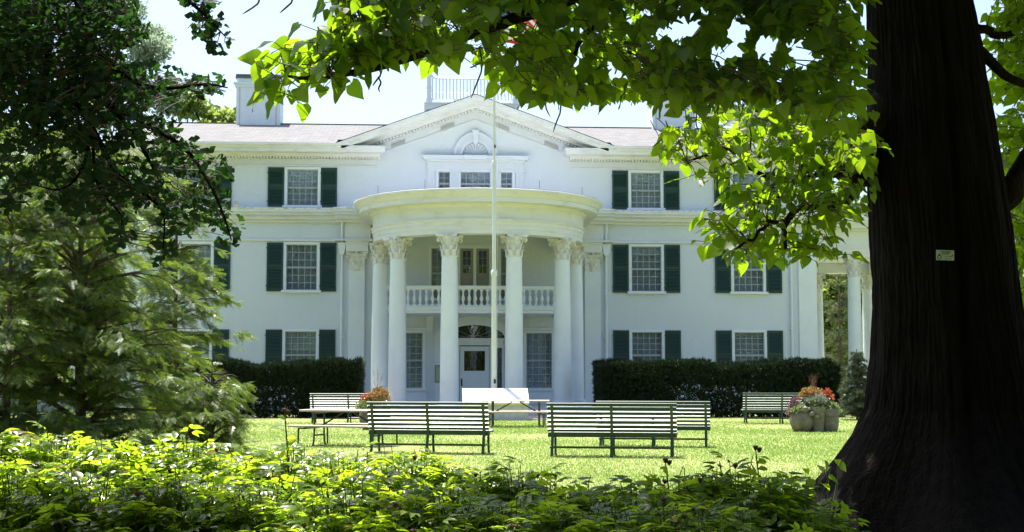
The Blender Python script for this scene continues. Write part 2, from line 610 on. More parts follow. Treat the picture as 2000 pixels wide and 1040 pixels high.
def vnoise(p, seed=1):
    p = np.asarray(p, dtype=float)
    i = np.floor(p)
    f = p - i
    f = f * f * (3 - 2 * f)
    r = 0
    for dx in (0, 1):
        for dy in (0, 1):
            for dz in (0, 1):
                w = (f[..., 0] if dx else 1 - f[..., 0]) * (f[..., 1] if dy else 1 - f[..., 1]) * (f[..., 2] if dz else 1 - f[..., 2])
                r = r + w * hash3(i + np.array([dx, dy, dz]), seed)
    return r


def in_poly(x, y, poly):
    r = np.zeros(len(x), dtype=bool)
    n = len(poly)
    for i in range(n):
        x0, y0 = poly[i]
        x1, y1 = poly[(i + 1) % n]
        if y0 == y1:
            continue
        c = ((y0 > y) != (y1 > y)) & (x < (x1 - x0) * (y - y0) / (y1 - y0) + x0)
        r ^= c
    return r


def sample_poly(poly, n):
    poly = np.array(poly, dtype=float)
    lo, hi = poly.min(0), poly.max(0)
    out = np.zeros((0, 2))
    while len(out) < n:
        q = rng.uniform(lo, hi, (n * 3, 2))
        out = np.concatenate([out, q[in_poly(q[:, 0], q[:, 1], poly)]])
    return out[:n]


def spline(pts, n):
    """n points on a smooth curve through pts"""
    P = np.asarray(pts, dtype=float)
    k = len(P)
    Q = np.concatenate([[2 * P[0] - P[1]], P, [2 * P[-1] - P[-2]]])
    out = []
    for u in np.linspace(0, k - 1 - 1e-6, n):
        i = int(u)
        t = u - i
        a, b, c, d = Q[i], Q[i + 1], Q[i + 2], Q[i + 3]
        out.append(0.5 * (2 * b + (c - a) * t + (2 * a - 5 * b + 4 * c - d) * t * t + (3 * b - a - 3 * c + d) * t ** 3))
    return np.array(out)


def quads_to(vs, fs, mb, mi=0):
    mb.add(vs, fs, mi)

# ------------------------------------------------------------------ ground
def sheet(name, x0, x1, y0, y1, z, m, nx=1, ny=1, amp=0.0):
    xs, ys = np.linspace(x0, x1, nx + 1), np.linspace(y0, y1, ny + 1)
    X, Y = np.meshgrid(xs, ys)
    Z = np.full_like(X, z)
    if amp:
        Z = Z + amp * (vnoise(np.stack([X * 0.35, Y * 0.35, X * 0], -1), 3) - 0.5)
    V = np.stack([X, Y, Z], -1).reshape(-1, 3)
    i = (np.arange(ny)[:, None] * (nx + 1) + np.arange(nx)[None]).ravel()
    F = np.stack([i, i + 1, i + nx + 2, i + nx + 1], 1)
    return kind(link(name, npmesh(name, V, F, m, smooth=True)), 'structure')


sheet('ground', -900, 900, -300, 1500, -0.03, M['lawn'])
sheet('lawn', -40, 40, -44, -7, 0.0, M['lawn'], 60, 60, 0.03)
sheet('flower_bed', -12, 12, -54, -41.5, 0.02, M['soil'], 60, 40, 0.06)
pv = MB()
pv.box(-4.6, 4.6, -9.9, -3.0, -0.02, 0.05)
pv.box(-1.2, 2.6, -11.0, -9.9, -0.02, 0.04)
kind(pv.build('path', M['paving']), 'structure')
pv = MB()
pv.box(-10.5, -8.7, -11.9, -10.9, -0.02, 0.035)
kind(pv.build('path', M['paving']), 'structure')


def grass(n):
    """separate blades over the lawn, denser near the camera"""
    u = rng.random(n)
    u = u * (0.55 + 0.45 * u)
    y = -41.2 + (u ** 1.1) * 31.5
    w = 4.5 + (y + 56) * 0.36
    x = -1.9 + (y + 56) * 0.06 + rng.uniform(-1, 1, n) * w
    h = rng.uniform(0.012, 0.034, n) * (0.8 + 0.6 * vnoise(np.stack([x * 0.8, y * 0.8, x * 0], -1), 9))
    a = rng.uniform(0, 2 * PI, n)
    wd = 0.004 + 0.00028 * (y + 56)
    lean = rng.normal(0, 0.35, (n, 2)) * h[:, None]
    dx, dy = np.cos(a) * wd, np.sin(a) * wd
    z0 = np.zeros(n) - 0.01
    A = np.stack([x - dx, y - dy, z0], 1)
    B = np.stack([x + dx, y + dy, z0], 1)
    Ct = np.stack([x + lean[:, 0], y + lean[:, 1], h], 1)
    V = np.stack([A, B, Ct], 1).reshape(-1, 3)
    F = np.arange(3 * n).reshape(-1, 3)
    kind(link('grass', npmesh('grass', V, F, M['grass'])), 'stuff')


grass(380000)

# ------------------------------------------------------------------ the mansion
HW = 14.35
house = thing('mansion', 'large white three storey mansion with green shutters and a round columned portico', 'house')
WX = (-11.45, -7.13, 7.18, 11.5)                 # window axes
WO = 0.69                                        # half a window opening
FLOORS = ((8.42, 10.02), (4.92, 6.9), (1.3, 3.32))
holes = [(x - WO, x + WO, z0, z1) for x in WX for z0, z1 in FLOORS]
holes += [(-3.26, -2.08, 0.9, 3.28), (2.08, 3.26, 0.9, 3.28)]            # tall ground floor windows in the porch
holes += [(-1.3, 1.3, 0.45, 2.98)]                                       # front door bay
holes += [(-0.66, 0.66, 3.98, 6.78), (-1.86, -1.02, 4.6, 6.78), (1.02, 1.86, 4.6, 6.78)]   # balcony doors and side lights
holes += [(-1.58, -0.98, 8.9, 9.98), (-0.66, 0.7, 8.9, 9.98), (1.02, 1.62, 8.9, 9.98)]     # attic triple window


def wall_holes(mb, x0, x1, z0, z1, hs, y, depth):
    xs = sorted({x0, x1} | {h[0] for h in hs} | {h[1] for h in hs})
    zs = sorted({z0, z1} | {h[2] for h in hs} | {h[3] for h in hs})
    vid = {}

    def V(x, z):
        if (x, z) not in vid:
            vid[(x, z)] = len(mb.v)
            mb.v.append((x, y, z))
        return vid[(x, z)]
    for i in range(len(xs) - 1):
        for j in range(len(zs) - 1):
            cx, cz = (xs[i] + xs[i + 1]) / 2, (zs[j] + zs[j + 1]) / 2
            if any(h[0] < cx < h[1] and h[2] < cz < h[3] for h in hs):
                continue
            mb.f.append((V(xs[i], zs[j]), V(xs[i + 1], zs[j]), V(xs[i + 1], zs[j + 1]), V(xs[i], zs[j + 1])))
            mb.m.append(0)
    for a, b, c, d in hs:
        v = [(a, y, c), (b, y, c), (b, y, d), (a, y, d), (a, y + depth, c), (b, y + depth, c), (b, y + depth, d), (a, y + depth, d)]
        mb.add(v, [(0, 1, 5, 4), (1, 2, 6, 5), (2, 3, 7, 6), (3, 0, 4, 7)], 0)


DEPTH = 10.9
w = MB()
wall_holes(w, -HW, HW, 0, 10.62, holes, 0.0, 0.22)
w.add([(-5.4, 0, 10.62), (5.4, 0, 10.62), (0, 0, 12.72)], [(0, 1, 2)])
for sx in (-1, 1):
    w.add([(sx * HW, 0, 0), (sx * HW, DEPTH, 0), (sx * HW, DEPTH, 10.7), (sx * HW, DEPTH / 2, 12.75), (sx * HW, 0, 10.7)], [(0, 1, 2, 3, 4)])
w.add([(-HW, DEPTH, 0), (HW, DEPTH, 0), (HW, DEPTH, 10.9), (-HW, DEPTH, 10.9)], [(0, 1, 2, 3)])
# floors and rooms behind the openings keep the inside dark
wall = w.build('wall', M['stucco'], house)
fl = MB()
for z in (0.3, 3.75, 7.4):
    fl.box(-HW + 0.05, HW - 0.05, 0.25, DEPTH - 0.05, z, z + 0.06)
for x in (-9.3, -4.2, 4.2, 9.3):
    fl.box(x, x + 0.1, 0.25, DEPTH - 0.1, 0.37, 10.4)
fl.box(-HW + 0.05, HW - 0.05, 4.2, 4.3, 0.37, 10.4)
fl.build('room_partition', M['dark'], house)

# roof: two slopes and the gable over the portico
EZ, RZ = 10.93, 12.86
rf = MB()
zr = lambda y: EZ + (y + 0.95) * (RZ - EZ) / (DEPTH / 2 + 0.95)
for xa, xb, yf in ((-HW - 0.35, -5.7, -0.95), (5.7, HW + 0.35, -0.95), (-5.7, 5.7, 0.1)):
    rf.add([(xa, yf, zr(yf)), (xb, yf, zr(yf)), (xb, DEPTH / 2, RZ), (xa, DEPTH / 2, RZ)], [(0, 1, 2, 3)])
rf.add([(-HW - 0.35, DEPTH / 2, RZ), (HW + 0.35, DEPTH / 2, RZ), (HW + 0.35, DEPTH + 0.9, EZ), (-HW - 0.35, DEPTH + 0.9, EZ)], [(0, 1, 2, 3)])
rf.add([(-5.75, -1.0, 10.93), (0, -1.0, 13.03), (0, 5.6, 13.03), (-5.75, 5.6, 10.93), (5.75, -1.0, 10.93), (5.75, 5.6, 10.93)], [(0, 1, 2, 3), (1, 4, 5, 2)])
rfo = rf.build('roof', M['roof'], house)
rg = MB()
rg.box(-HW - 0.36, HW + 0.36, DEPTH / 2 - 0.13, DEPTH / 2 + 0.13, RZ - 0.03, RZ + 0.02)
rg.build('ridge_cap', M['roof'], rfo)

# main cornice, its returns, the raking cornice of the gable
cn = MB()
for sx in (-1, 1):
    a, b = 3.7, HW + 0.32
    X0, X1 = (sx * a, sx * b) if sx > 0 else (-b, -a)
    xi = 5.5
    G0, G1 = (xi, b) if sx > 0 else (-b, -xi)
    cn.box(G0, G1, -1.02, -0.9, 10.83, 10.925)                                # gutter lip
    cn.box(X0, X1, -0.9, -0.003, 10.72, 10.84)
    cn.box(X0 + (0.03 if sx > 0 else 0), X1 - (0 if sx > 0 else 0.03), -0.84, -0.002, 10.58, 10.72)
    cn.box(X0 + (0.25 if sx > 0 else 0), X1 - (0 if sx > 0 else 0.25), -0.34, -0.004, 10.46, 10.58)
    k0, k1 = min(abs(X0), abs(X1)) + 0.3, HW
    for t in np.arange(k0, k1, 0.13):
        cn.box(sx * t - 0.04, sx * t + 0.04, -0.30, -0.003, 10.395, 10.46)
    cn.box(sx * 9.2 - 5.1, sx * 9.2 + 5.1, -0.05, 0.01, 10.10, 10.14)
# sloping lead on the returns
for sx in (-1, 1):
    cn.add([(sx * 3.7, -0.9, 10.842), (sx * 5.6, -0.9, 10.842), (sx * 5.6, 0, 10.99), (sx * 3.7, 0, 10.9)], [(0, 1, 2, 3)])
SL = math.atan2(2.1, 5.75)


def raking(mb, zoff, th, y0, y1, xin=0.0, xend=5.72, mi=0):
    for sx in (-1, 1):
        p = []
        for x in (xin, xend):
            z = 13.0 - x * math.tan(SL) + zoff
            p.append((sx * x, z))
        poly = [(p[0][0], p[0][1]), (p[1][0], p[1][1]), (p[1][0], p[1][1] - th), (p[0][0], p[0][1] - th)]
        mb.prism(poly, y0, y1, mi)


raking(cn, 0.0, 0.13, -1.0, -0.003)
raking(cn, -0.13, 0.16, -0.9, -0.004, xend=5.5)
raking(cn, -0.29, 0.13, -0.32, -0.003, xend=4.9)
for sx in (-1, 1):
    for x in np.arange(0.12, 4.5, 0.135):
        z = 13.0 - x * math.tan(SL) - 0.42
        cn.prism([(sx * (x - 0.04), z), (sx * (x + 0.05), z - 0.033), (sx * (x + 0.05), z - 0.093), (sx * (x - 0.04), z - 0.06)], -0.26, -0.003)
raking(cn, -0.86, 0.035, -0.04, 0.01, xend=4.0)
cn.build('cornice', M['cornice'], house)
for sx in (-1, 1):
    for x in (0.9, 2.95):
        v = MB()
        z = 13.0 - x * math.tan(SL) - 0.66
        for i in range(5):
            v.prism([(sx * (x - .02), z - i * .03), (sx * (x + .52), z - .2 - i * .03), (sx * (x + .52), z - .218 - i * .03), (sx * (x - .02), z - .018 - i * .03)], -0.05, 0.0)
        v.prism([(sx * (x - .04), z + .02), (sx * (x + .54), z - .19), (sx * (x + .54), z - .36), (sx * (x - .04), z - .16)], -0.022, 0.012)
        v.build('vent', M['brick'], house)

# belt cornice between the first and second floor, stepping forward beside the portico
for sx in (-1, 1):
    bc = MB()

    def seg(a, b, y, z0, z1):
        bc.box(min(sx * a, sx * b), max(sx * a, sx * b), -y, 0.012, z0, z1)
    for y, z0, z1 in ((0.50, 8.14, 8.26), (0.42, 8.02, 8.14), (0.28, 7.86, 8.02), (0.12, 7.74, 7.86), (0.07, 6.98, 7.06)):
        seg(5.75, HW + y * 0.6, y, z0, z1)
        seg(3.6, 5.75, y + 0.3, z0, z1)
    seg(4.3, 5.35, 0.24, 7.06, 7.74)
    seg(4.4, 5.3, 0.28, 6.55, 6.9)
    seg(4.35, 5.32, 0.31, 6.9, 7.055)
    bc.build('belt_cornice', M['cornice'], house)
for sx in (-1, 1):
    lg = MB()
    lg.prism([(sx * 5.76, 8.26), (sx * HW, 8.26), (sx * HW, 8.30), (sx * 5.76, 8.30)], -0.52, 0.0)
    lg.box(min(sx * 3.9, sx * 5.8), max(sx * 3.9, sx * 5.8), -0.84, 0.0, 8.262, 8.31)
    lg.box(min(sx * 5.0, sx * 5.5), max(sx * 5.0, sx * 5.5), -0.3, -0.02, 8.312, 8.42)
    lg.build('ledge', M['ledge'], house)


# windows: casing and sashes, panes, curtains
def sash_window(w_, h, cols, rt, rb, lower=0.5, cas=0.06, sill=True):
    """local origin at the foot of the opening's middle"""
    m = MB()
    y0, y1 = -0.035, 0.10
    m.box(-w_ / 2 - 0.05, -w_ / 2 + cas, y0, y1, 0, h)
    m.box(w_ / 2 - cas, w_ / 2 + 0.05, y0, y1, 0, h)
    m.box(-w_ / 2 - 0.05, w_ / 2 + 0.05, y0 - 0.01, y1 - 0.01, h - cas, h + 0.04)
    if sill:
        m.box(-w_ / 2 - 0.12, w_ / 2 + 0.12, -0.13, 0.09, -0.06, 0.035)
    a, b, c, d = -w_ / 2 + cas, w_ / 2 - cas, 0.03, h - cas
    mid = c + (d - c) * lower
    for z0, z1, rows, y in ((c, mid, rb, 0.02), (mid, d, rt, 0.045)):
        s = 0.035
        m.box(a, a + s, y, y + 0.03, z0, z1, 1)
        m.box(b - s, b, y, y + 0.03, z0, z1, 1)
        m.box(a + s, b - s, y, y + 0.03, z0, z0 + s * 1.2, 1)
        m.box(a + s, b - s, y, y + 0.03, z1 - s, z1, 1)
        for i in range(1, cols):
            x = a + (b - a) * i / cols
            m.box(x - 0.011, x + 0.011, y + 0.004, y + 0.024, z0 + s, z1 - s, 1)
        for i in range(1, rows):
            z = z0 + (z1 - z0) * i / rows
            m.box(a + s, b - s, y + 0.006, y + 0.022, z - 0.011, z + 0.011, 1)
    return m, (a, b, c, d)


def window(parent, x, z0, z1, w_, cols, rt, rb, behind, y=0.0, lower=0.5, sill=True):
    m, (a, b, c, d) = sash_window(w_, z1 - z0, cols, rt, rb, lower, sill=sill)
    o = m.build('window', [M['trim'], M['sash']], parent, loc=(x, y, z0))
    g = MB()
    g.box(a, b, 0.088, 0.092, c, d)
    g.build('pane', M['glass'], o)
    k = MB()
    if behind == 'drapes':
        n = 14
        for s in (-1, 1):
            vs, fs = [], []
            for i in range(n + 1):
                t = i / n                                   # top to bottom: drawn in at a third of the height
                z = d - (d - c) * t
                wd = 0.30 + 0.26 * abs(t - 0.55) if t < 0.55 else 0.16 + 0.3 * (t - 0.55)
                wd = max(0.12, 0.58 * (1 - t / 0.6)) if t < 0.5 else 0.14 + 0.1 * (t - 0.5)
                for j in range(9):
                    u = j / 8
                    vs.append((s * (w_ / 2 - 0.03 - wd * u), 0.2 + 0.018 * math.sin(u * 22), z))
            for i in range(n):
                for j in range(8):
                    q = i * 9 + j
                    fs.append((q, q + 1, q + 10, q + 9))
            k.add(vs, fs)
        k.build('curtain', M['sheer'], o, smooth=60)
        k = MB()
        k.box(a - 0.05, b + 0.05, 0.26, 0.265, c - 0.04, d + 0.04)
        k.build('blind', M['screen'], o)
    else:
        vs = [(a + (b - a) * i / 30, 0.16 + 0.012 * math.sin(i * 1.9), z) for z in (c, d) for i in range(31)]
        k.add(vs, [(i, i + 1, i + 32, i + 31) for i in range(30)])
        k.build('curtain', M['sheer'] if behind == 'sheer' else M['screen'], o, smooth=60)
    return o


def shutter(h, w_=0.66):
    m = MB()
    m.box(0, 0.07, -0.06, -0.012, 0, h)
    m.box(w_ - 0.07, w_, -0.06, -0.012, 0, h)
    for z in (0, h * 0.52 - 0.04, h - 0.09):
        m.box(0.07, w_ - 0.07, -0.056, -0.015, z, z + 0.09)
    z = 0.12
    while z < h - 0.13:
        if abs(z - h * 0.52) > 0.09:
            m.box(0.07, w_ - 0.07, -0.05, -0.038, z - 0.028, z + 0.028, rot=Matrix.Rotation(R(-32), 3, 'X'))
        z += 0.058
    m.box(0.06, w_ - 0.06, -0.022, -0.014, 0.05, h - 0.05)
    for z in (0.2, h - 0.25):
        m.box(-0.03, 0.02, -0.065, -0.061, z, z + 0.05)
    return m.mesh('shutter', M['shutter'])


SHM = {}
for fi, (z0, z1) in enumerate(FLOORS):
    proto = None
    h = z1 - z0
    SHM[fi] = shutter(h + 0.03)
    for wi, x in enumerate(WX):
        if proto is None:
            proto = window(house, x, z0, z1, 2 * WO, 5, (3, 3, 4)[fi], (3, 3, 4)[fi], ('sheer', 'drapes', 'screen')[fi])
            wo = proto
        else:
            wo = clone(proto, house, (x, 0, z0))
        drop = {(0, 2): 0.3, (2, 1): 0.42, (1, 2): 0.22, (2, 3): 0.12, (1, 0): 0.5}.get((fi, wi))
        if drop and wo is not proto:
            sd = MB()
            sd.box(-WO + 0.07, WO - 0.07, 0.118, 0.124, h * (1 - drop), h - 0.06)
            sd.build('roller_blind', M['sheer'], wo)
        for sx in (-1, 1):
            xx = x - WO - 0.07 - 0.66 if sx < 0 else x + WO + 0.07
            o = link('shutter', SHM[fi], house, (xx, 0, z0 - 0.015))
            if (fi, sx) in ((1, 1), (2, -1)):
                o.rotation_euler = (0, 0, R(0.6))

# ground floor of the porch
tall = window(house, -2.67, 0.9, 3.28, 1.18, 4, 4, 4, 'screen')
clone(tall, house, (2.67, 0, 0.9))
for s in (-1, 1):
    ts = MB()
    ts.box(s * 2.67 - 0.68, s * 2.67 + 0.68, -0.05, 0.01, 0.3, 0.86)
    ts.box(s * 2.67 - 0.5, s * 2.67 + 0.5, -0.065, -0.05, 0.42, 0.72)
    ts.build('window_apron', M['trim'], house)
    ts = MB()
    ts.box(s * 2.67 - 0.72, s * 2.67 + 0.72, -0.09, -0.0, 3.34, 3.42)
    ts.build('window_head', M['trim'], house)
# elliptical arch over the door
ar = MB()


def arc_band(mb, cx, cz, a0, b0, a1, b1, y0, y1, n=28, mi=0, t0=0.0, t1=PI):
    for i in range(n):
        u, v = t0 + (t1 - t0) * i / n, t0 + (t1 - t0) * (i + 1) / n
        p = [(cx + a0 * math.cos(u), cz + b0 * math.sin(u)), (cx + a1 * math.cos(u), cz + b1 * math.sin(u)),
             (cx + a1 * math.cos(v), cz + b1 * math.sin(v)), (cx + a0 * math.cos(v), cz + b0 * math.sin(v))]
        mb.prism(p, y0, y1, mi)


arc_band(ar, 0, 3.0, 1.24, 0.54, 1.4, 0.68, -0.06, 0.01)
arc_band(ar, 0, 3.0, 1.4, 0.68, 1.52, 0.80, -0.09, 0.01)
arc_band(ar, 0, 3.0, 1.52, 0.80, 1.62, 0.9, -0.05, 0.01)
for s in (-1, 1):
    ar.box(s * 1.43 - 0.19, s * 1.43 + 0.19, -0.07, 0.01, 0.32, 2.7)
    ar.box(s * 1.43 - 0.22, s * 1.43 + 0.22, -0.10, 0.01, 2.7, 2.78)
    ar.box(s * 1.43 - 0.20, s * 1.43 + 0.20, -0.08, 0.01, 2.78, 2.9)
    ar.box(s * 1.43 - 0.23, s * 1.43 + 0.23, -0.11, 0.01, 2.9, 3.0)
ar.box(-1.2, 1.2, -0.075, 0.02, 2.86, 3.0)
ar.box(-1.2, 1.2, -0.05, 0.02, 2.70, 2.86)
ar.build('door_surround', M['trim'], house)
fan = MB()
fan.prism([(1.24 * math.cos(t), 3.0 + 0.54 * math.sin(t)) for t in np.linspace(0, PI, 25)], -0.03, -0.01)
fo = fan.build('fanlight', M['dark'], house)
fg = MB()
fg.prism([(1.24 * math.cos(t), 3.0 + 0.54 * math.sin(t)) for t in np.linspace(0, PI, 25)], -0.04, -0.035)
fg.build('pane', M['glass'], fo)
fb = MB()
for t in np.linspace(0.3, PI - 0.3, 6):
    fb.tube([(0.28 * math.cos(t), -0.045, 3.0 + 0.12 * math.sin(t)), (1.22 * math.cos(t), -0.045, 3.0 + 0.53 * math.sin(t))], 0.008, 4)
arc_band(fb, 0, 3.0, 0.28, 0.12, 0.3, 0.14, -0.05, -0.036, 14)
fb.build('glazing_bar', M['greydoor'], fo)
dr = MB()
dr.box(-0.6, 0.6, 0.02, 0.07, 0.42, 1.62)
dr.box(-0.6, -0.44, 0.02, 0.07, 1.62, 2.66)
dr.box(0.44, 0.6, 0.02, 0.07, 1.62, 2.66)
dr.box(-0.44, 0.44, 0.02, 0.07, 2.5, 2.66)
dr.box(-0.44, 0.44, 0.005, 0.02, 0.6, 1.48)
dr.box(-0.36, 0.36, -0.004, 0.005, 0.68, 1.40)
for s in (-1, 1):
    dr.box(s * 0.46 - 0.03, s * 0.46 + 0.03, 0.0, 0.02, 1.6, 2.52)
dr.box(-0.43, 0.43, 0.0, 0.02, 1.59, 1.65)
dr.box(-0.43, 0.43, 0.0, 0.02, 2.47, 2.53)
dro = dr.build('door', M['trim'], house)
dg = MB()
dg.box(-0.43, 0.43, 0.035, 0.04, 1.64, 2.49)
dg.build('pane', M['glass'], dro)
dh = MB()
dh.tube([(-0.53, 0.02, 1.28), (-0.53, -0.04, 1.26), (-0.53, -0.04, 1.08), (-0.53, 0.02, 1.06)], 0.014, 8)
dh.box(-0.56, -0.50, 0.012, 0.02, 1.02, 1.34)
dh.build('handle', M['black'], dro)
for z in (0.7, 1.5, 2.35):
    hi = MB()
    hi.tube([(0.62, 0.015, z), (0.62, 0.015, z + 0.12)], 0.018, 8)
    hi.build('hinge', M['brick'], dro)
for s in (-1, 1):
    ss = MB()
    ss.box(s * 0.72 - 0.1, s * 0.72 + 0.1, 0.0, 0.08, 0.42, 2.7)
    ss.box(s * 1.18 - 0.05, s * 1.18 + 0.05, 0.0, 0.08, 0.42, 2.7)
    ss.box(s * 0.97 - 0.16, s * 0.97 + 0.16, 0.005, 0.08, 0.42, 0.9)
    ss.box(s * 0.97 - 0.16, s * 0.97 + 0.16, 0.005, 0.08, 2.6, 2.7)
    sso = ss.build('sidelight', M['trim'], house)
    sg = MB()
    sg.box(s * 0.97 - 0.16, s * 0.97 + 0.16, 0.035, 0.04, 0.9, 2.6)
    sg.build('pane', M['glass'], sso)

# balcony doors and the windows beside them
bd = MB()
bd.box(-0.7, -0.6, -0.04, 0.1, 3.98, 6.82)
bd.box(0.6, 0.7, -0.04, 0.1, 3.98, 6.82)
bd.box(-0.06, 0.06, -0.02, 0.1, 3.98, 6.72)
bd.box(-0.74, 0.74, -0.05, 0.09, 6.72, 6.86)
bdo = bd.build('balcony_door', M['trim'], house)
for s in (-1, 1):
    bl = MB()
    gl2 = MB()
    c = s * 0.33
    bl.box(c - 0.27, c + 0.27, 0.03, 0.08, 3.98, 5.7)
    bl.box(c - 0.27, c - 0.16, 0.03, 0.08, 5.7, 6.72)
    bl.box(c + 0.16, c + 0.27, 0.03, 0.08, 5.7, 6.72)
    bl.box(c - 0.16, c + 0.16, 0.03, 0.08, 6.62, 6.72)
    bl.box(c - 0.012, c + 0.012, 0.035, 0.06, 5.7, 6.62)
    for i in (1, 2):
        z = 5.7 + 0.92 * i / 3
        bl.box(c - 0.16, c + 0.16, 0.038, 0.058, z - 0.012, z + 0.012)
    bl.box(c - 0.16, c + 0.16, 0.018, 0.03, 4.3, 5.45)
    gl2.box(c - 0.16, c + 0.16, 0.05, 0.054, 5.7, 6.62)
    bl.build('door_leaf', M['greydoor'], bdo)
    gl2.build('pane', M['glass'], bdo)
bh = MB()
bh.tube([(0.0, -0.02, 5.12), (0.0, -0.055, 5.1), (0.0, -0.055, 5.0), (0.0, -0.02, 4.98)], 0.012, 8)
bh.build('handle', M['black'], bdo)
sw = window(house, -1.44, 4.6, 6.78, 0.84, 3, 4, 4, 'screen')
clone(sw, house, (1.44, 0, 4.6))
for s in (-1, 1):                                   # scrolled brackets under the balcony
    co = MB()
    for i, (y, z, h) in enumerate(((0.42, 3.66, 0.16), (0.34, 3.52, 0.14), (0.24, 3.40, 0.13), (0.14, 3.29, 0.11))):
        co.box(s * 1.85 - 0.13 + i * 0.006, s * 1.85 + 0.13 - i * 0.006, -y, 0.01, z, z + h)
    co.box(s * 1.85 - 0.17, s * 1.85 + 0.17, -0.48, 0.01, 3.82, 3.88)
    co.build('bracket', M['trim'], house)

# attic window group under its own cornice, blind arch with a fan
ag = MB()
for x in (-1.82, -0.82, 0.86, 1.86):
    ag.box(x - 0.16, x + 0.16, -0.06, 0.01, 8.5, 9.9)
    ag.box(x - 0.2, x + 0.2, -0.085, 0.01, 9.9, 10.02)
    ag.tube([(x - 0.17, -0.05, 9.95), (x - 0.17, -0.1, 9.95)], 0.05, 10)
    ag.tube([(x + 0.17, -0.05, 9.95), (x + 0.17, -0.1, 9.95)], 0.05, 10)
ag.box(-1.98, 2.02, -0.09, 0.012, 10.02, 10.32)
ag.box(-2.03, 2.07, -0.2, 0.01, 10.32, 10.40)
ag.box(-2.15, 2.19, -0.34, 0.012, 10.40, 10.48)
ag.box(-2.2, 2.24, -0.4, 0.01, 10.48, 10.56)
ag.box(-0.45, 0.49, -0.43, 0.011, 10.395, 10.565)
arc_band(ag, 0.02, 10.56, 0.55, 0.62, 0.66, 0.74, -0.10, 0.01, 24)
arc_band(ag, 0.02, 10.56, 0.66, 0.74, 0.82, 0.92, -0.06, 0.01, 24)
arc_band(ag, 0.02, 10.56, 0.82, 0.92, 0.92, 1.03, -0.14, 0.01, 24)
ag.prism([(-0.06, 11.08), (0.1, 11.08), (0.16, 11.68), (-0.12, 11.68)], -0.18, 0.01)
for t in np.linspace(0.15, PI - 0.15, 11):
    ag.tube([(0.02 + 0.1 * math.cos(t), -0.02, 10.6 + 0.1 * math.sin(t)), (0.02 + 0.5 * math.cos(t), -0.03, 10.57 + 0.56 * math.sin(t))], [0.02, 0.055], 6)
ag.build('attic_window_surround', M['stucco'], house)
s1 = window(house, -1.28, 8.9, 9.98, 0.6, 2, 2, 1, 'screen', sill=False)
clone(s1, house, (1.32, 0, 8.9))
window(house, 0.02, 8.9, 9.98, 1.36, 5, 2, 1, 'drapes', sill=False)

# downspouts
ds = MB()
ds.tube([(0, -0.32, 7.8), (0, -0.18, 7.3), (0, -0.1, 6.75)], 0.055, 8)
ds.prism([(-0.16, 6.85), (0.16, 6.85), (0.12, 6.55), (0.07, 6.42), (-0.07, 6.42), (-0.12, 6.55)], -0.25, -0.02)
ds.box(-0.18, 0.18, -0.27, -0.01, 6.85, 6.91)
ds.tube([(0, -0.1, 6.45), (0, -0.1, 0.2)], 0.055, 8)
for z in (1.2, 3.0, 4.8):
    ds.box(-0.09, 0.09, -0.14, -0.0, z, z + 0.05)
dso = ds.build('downspout', M['trim'], house, loc=(-5.47, 0, 0))
clone(dso, house, (5.47, 0, 0))
d2 = MB()
d2.tube([(0, -0.09, 7.0), (0, -0.09, 0.2)], 0.05, 8)
for z in (1.4, 3.4, 5.4):
    d2.box(-0.08, 0.08, -0.13, -0.0, z, z + 0.05)
d2o = d2.build('downspout', M['trim'], house, loc=(13.3, 0, 0))
clone(d2o, house, (-13.3, 0, 0))
for sx in (-1, 1):                                   # broad corner strips of the facade
    cb = MB()
    cb.box(min(sx * 13.62, sx * (HW + 0.04)), max(sx * 13.62, sx * (HW + 0.04)), -0.07, 0.02, 0.1, 6.97)
    cb.build('corner_pilaster', M['trim'], house)


# ------------------------------------------------------------------ columns
def leaf_strip(mb, a, r0, z0, r1, z1, wid, curl, n=6):
    """one acanthus leaf that climbs the bell and curls out at its tip"""
    ca, sa = math.cos(a), math.sin(a)
    vs = []
    for i in range(n + 1):
        t = i / n
        r = r0 + (r1 - r0) * t + curl * max(0, t - 0.55) ** 2 * 5
        z = z0 + (z1 - z0) * (t if t < 0.85 else 0.85 - (t - 0.85) * 0.8)
        wd = wid * (1 - 0.25 * t) * (1 + 0.25 * math.sin(t * 18)) * (1 if t < 0.9 else 0.5)
        for s in (-1, 0, 1):
            rr = r + (0.022 if s == 0 else 0)
            vs.append((rr * ca - s * wd * sa, rr * sa + s * wd * ca, z))
    fs = []
    for i in range(n):
        q = i * 3
        fs += [(q, q + 1, q + 4, q + 3), (q + 1, q + 2, q + 5, q + 4)]
    mb.add(vs, fs)


def spiral(mb, c, a, rad, thick, flip):
    """a volute scroll standing in the vertical plane of direction a"""
    ca, sa = math.cos(a), math.sin(a)
    pts, rr = [], []
    for i in range(22):
        t = i / 21
        th = PI * 0.5 + t * 2 * PI * 1.5
        q = rad * (1 - 0.8 * t)
        u, z = q * math.cos(th) * flip, q * math.sin(th)
        pts.append((c[0] + u * ca, c[1] + u * sa, c[2] + z))
        rr.append(thick * (1 - 0.5 * t))
    mb.tube(pts, rr, 6)


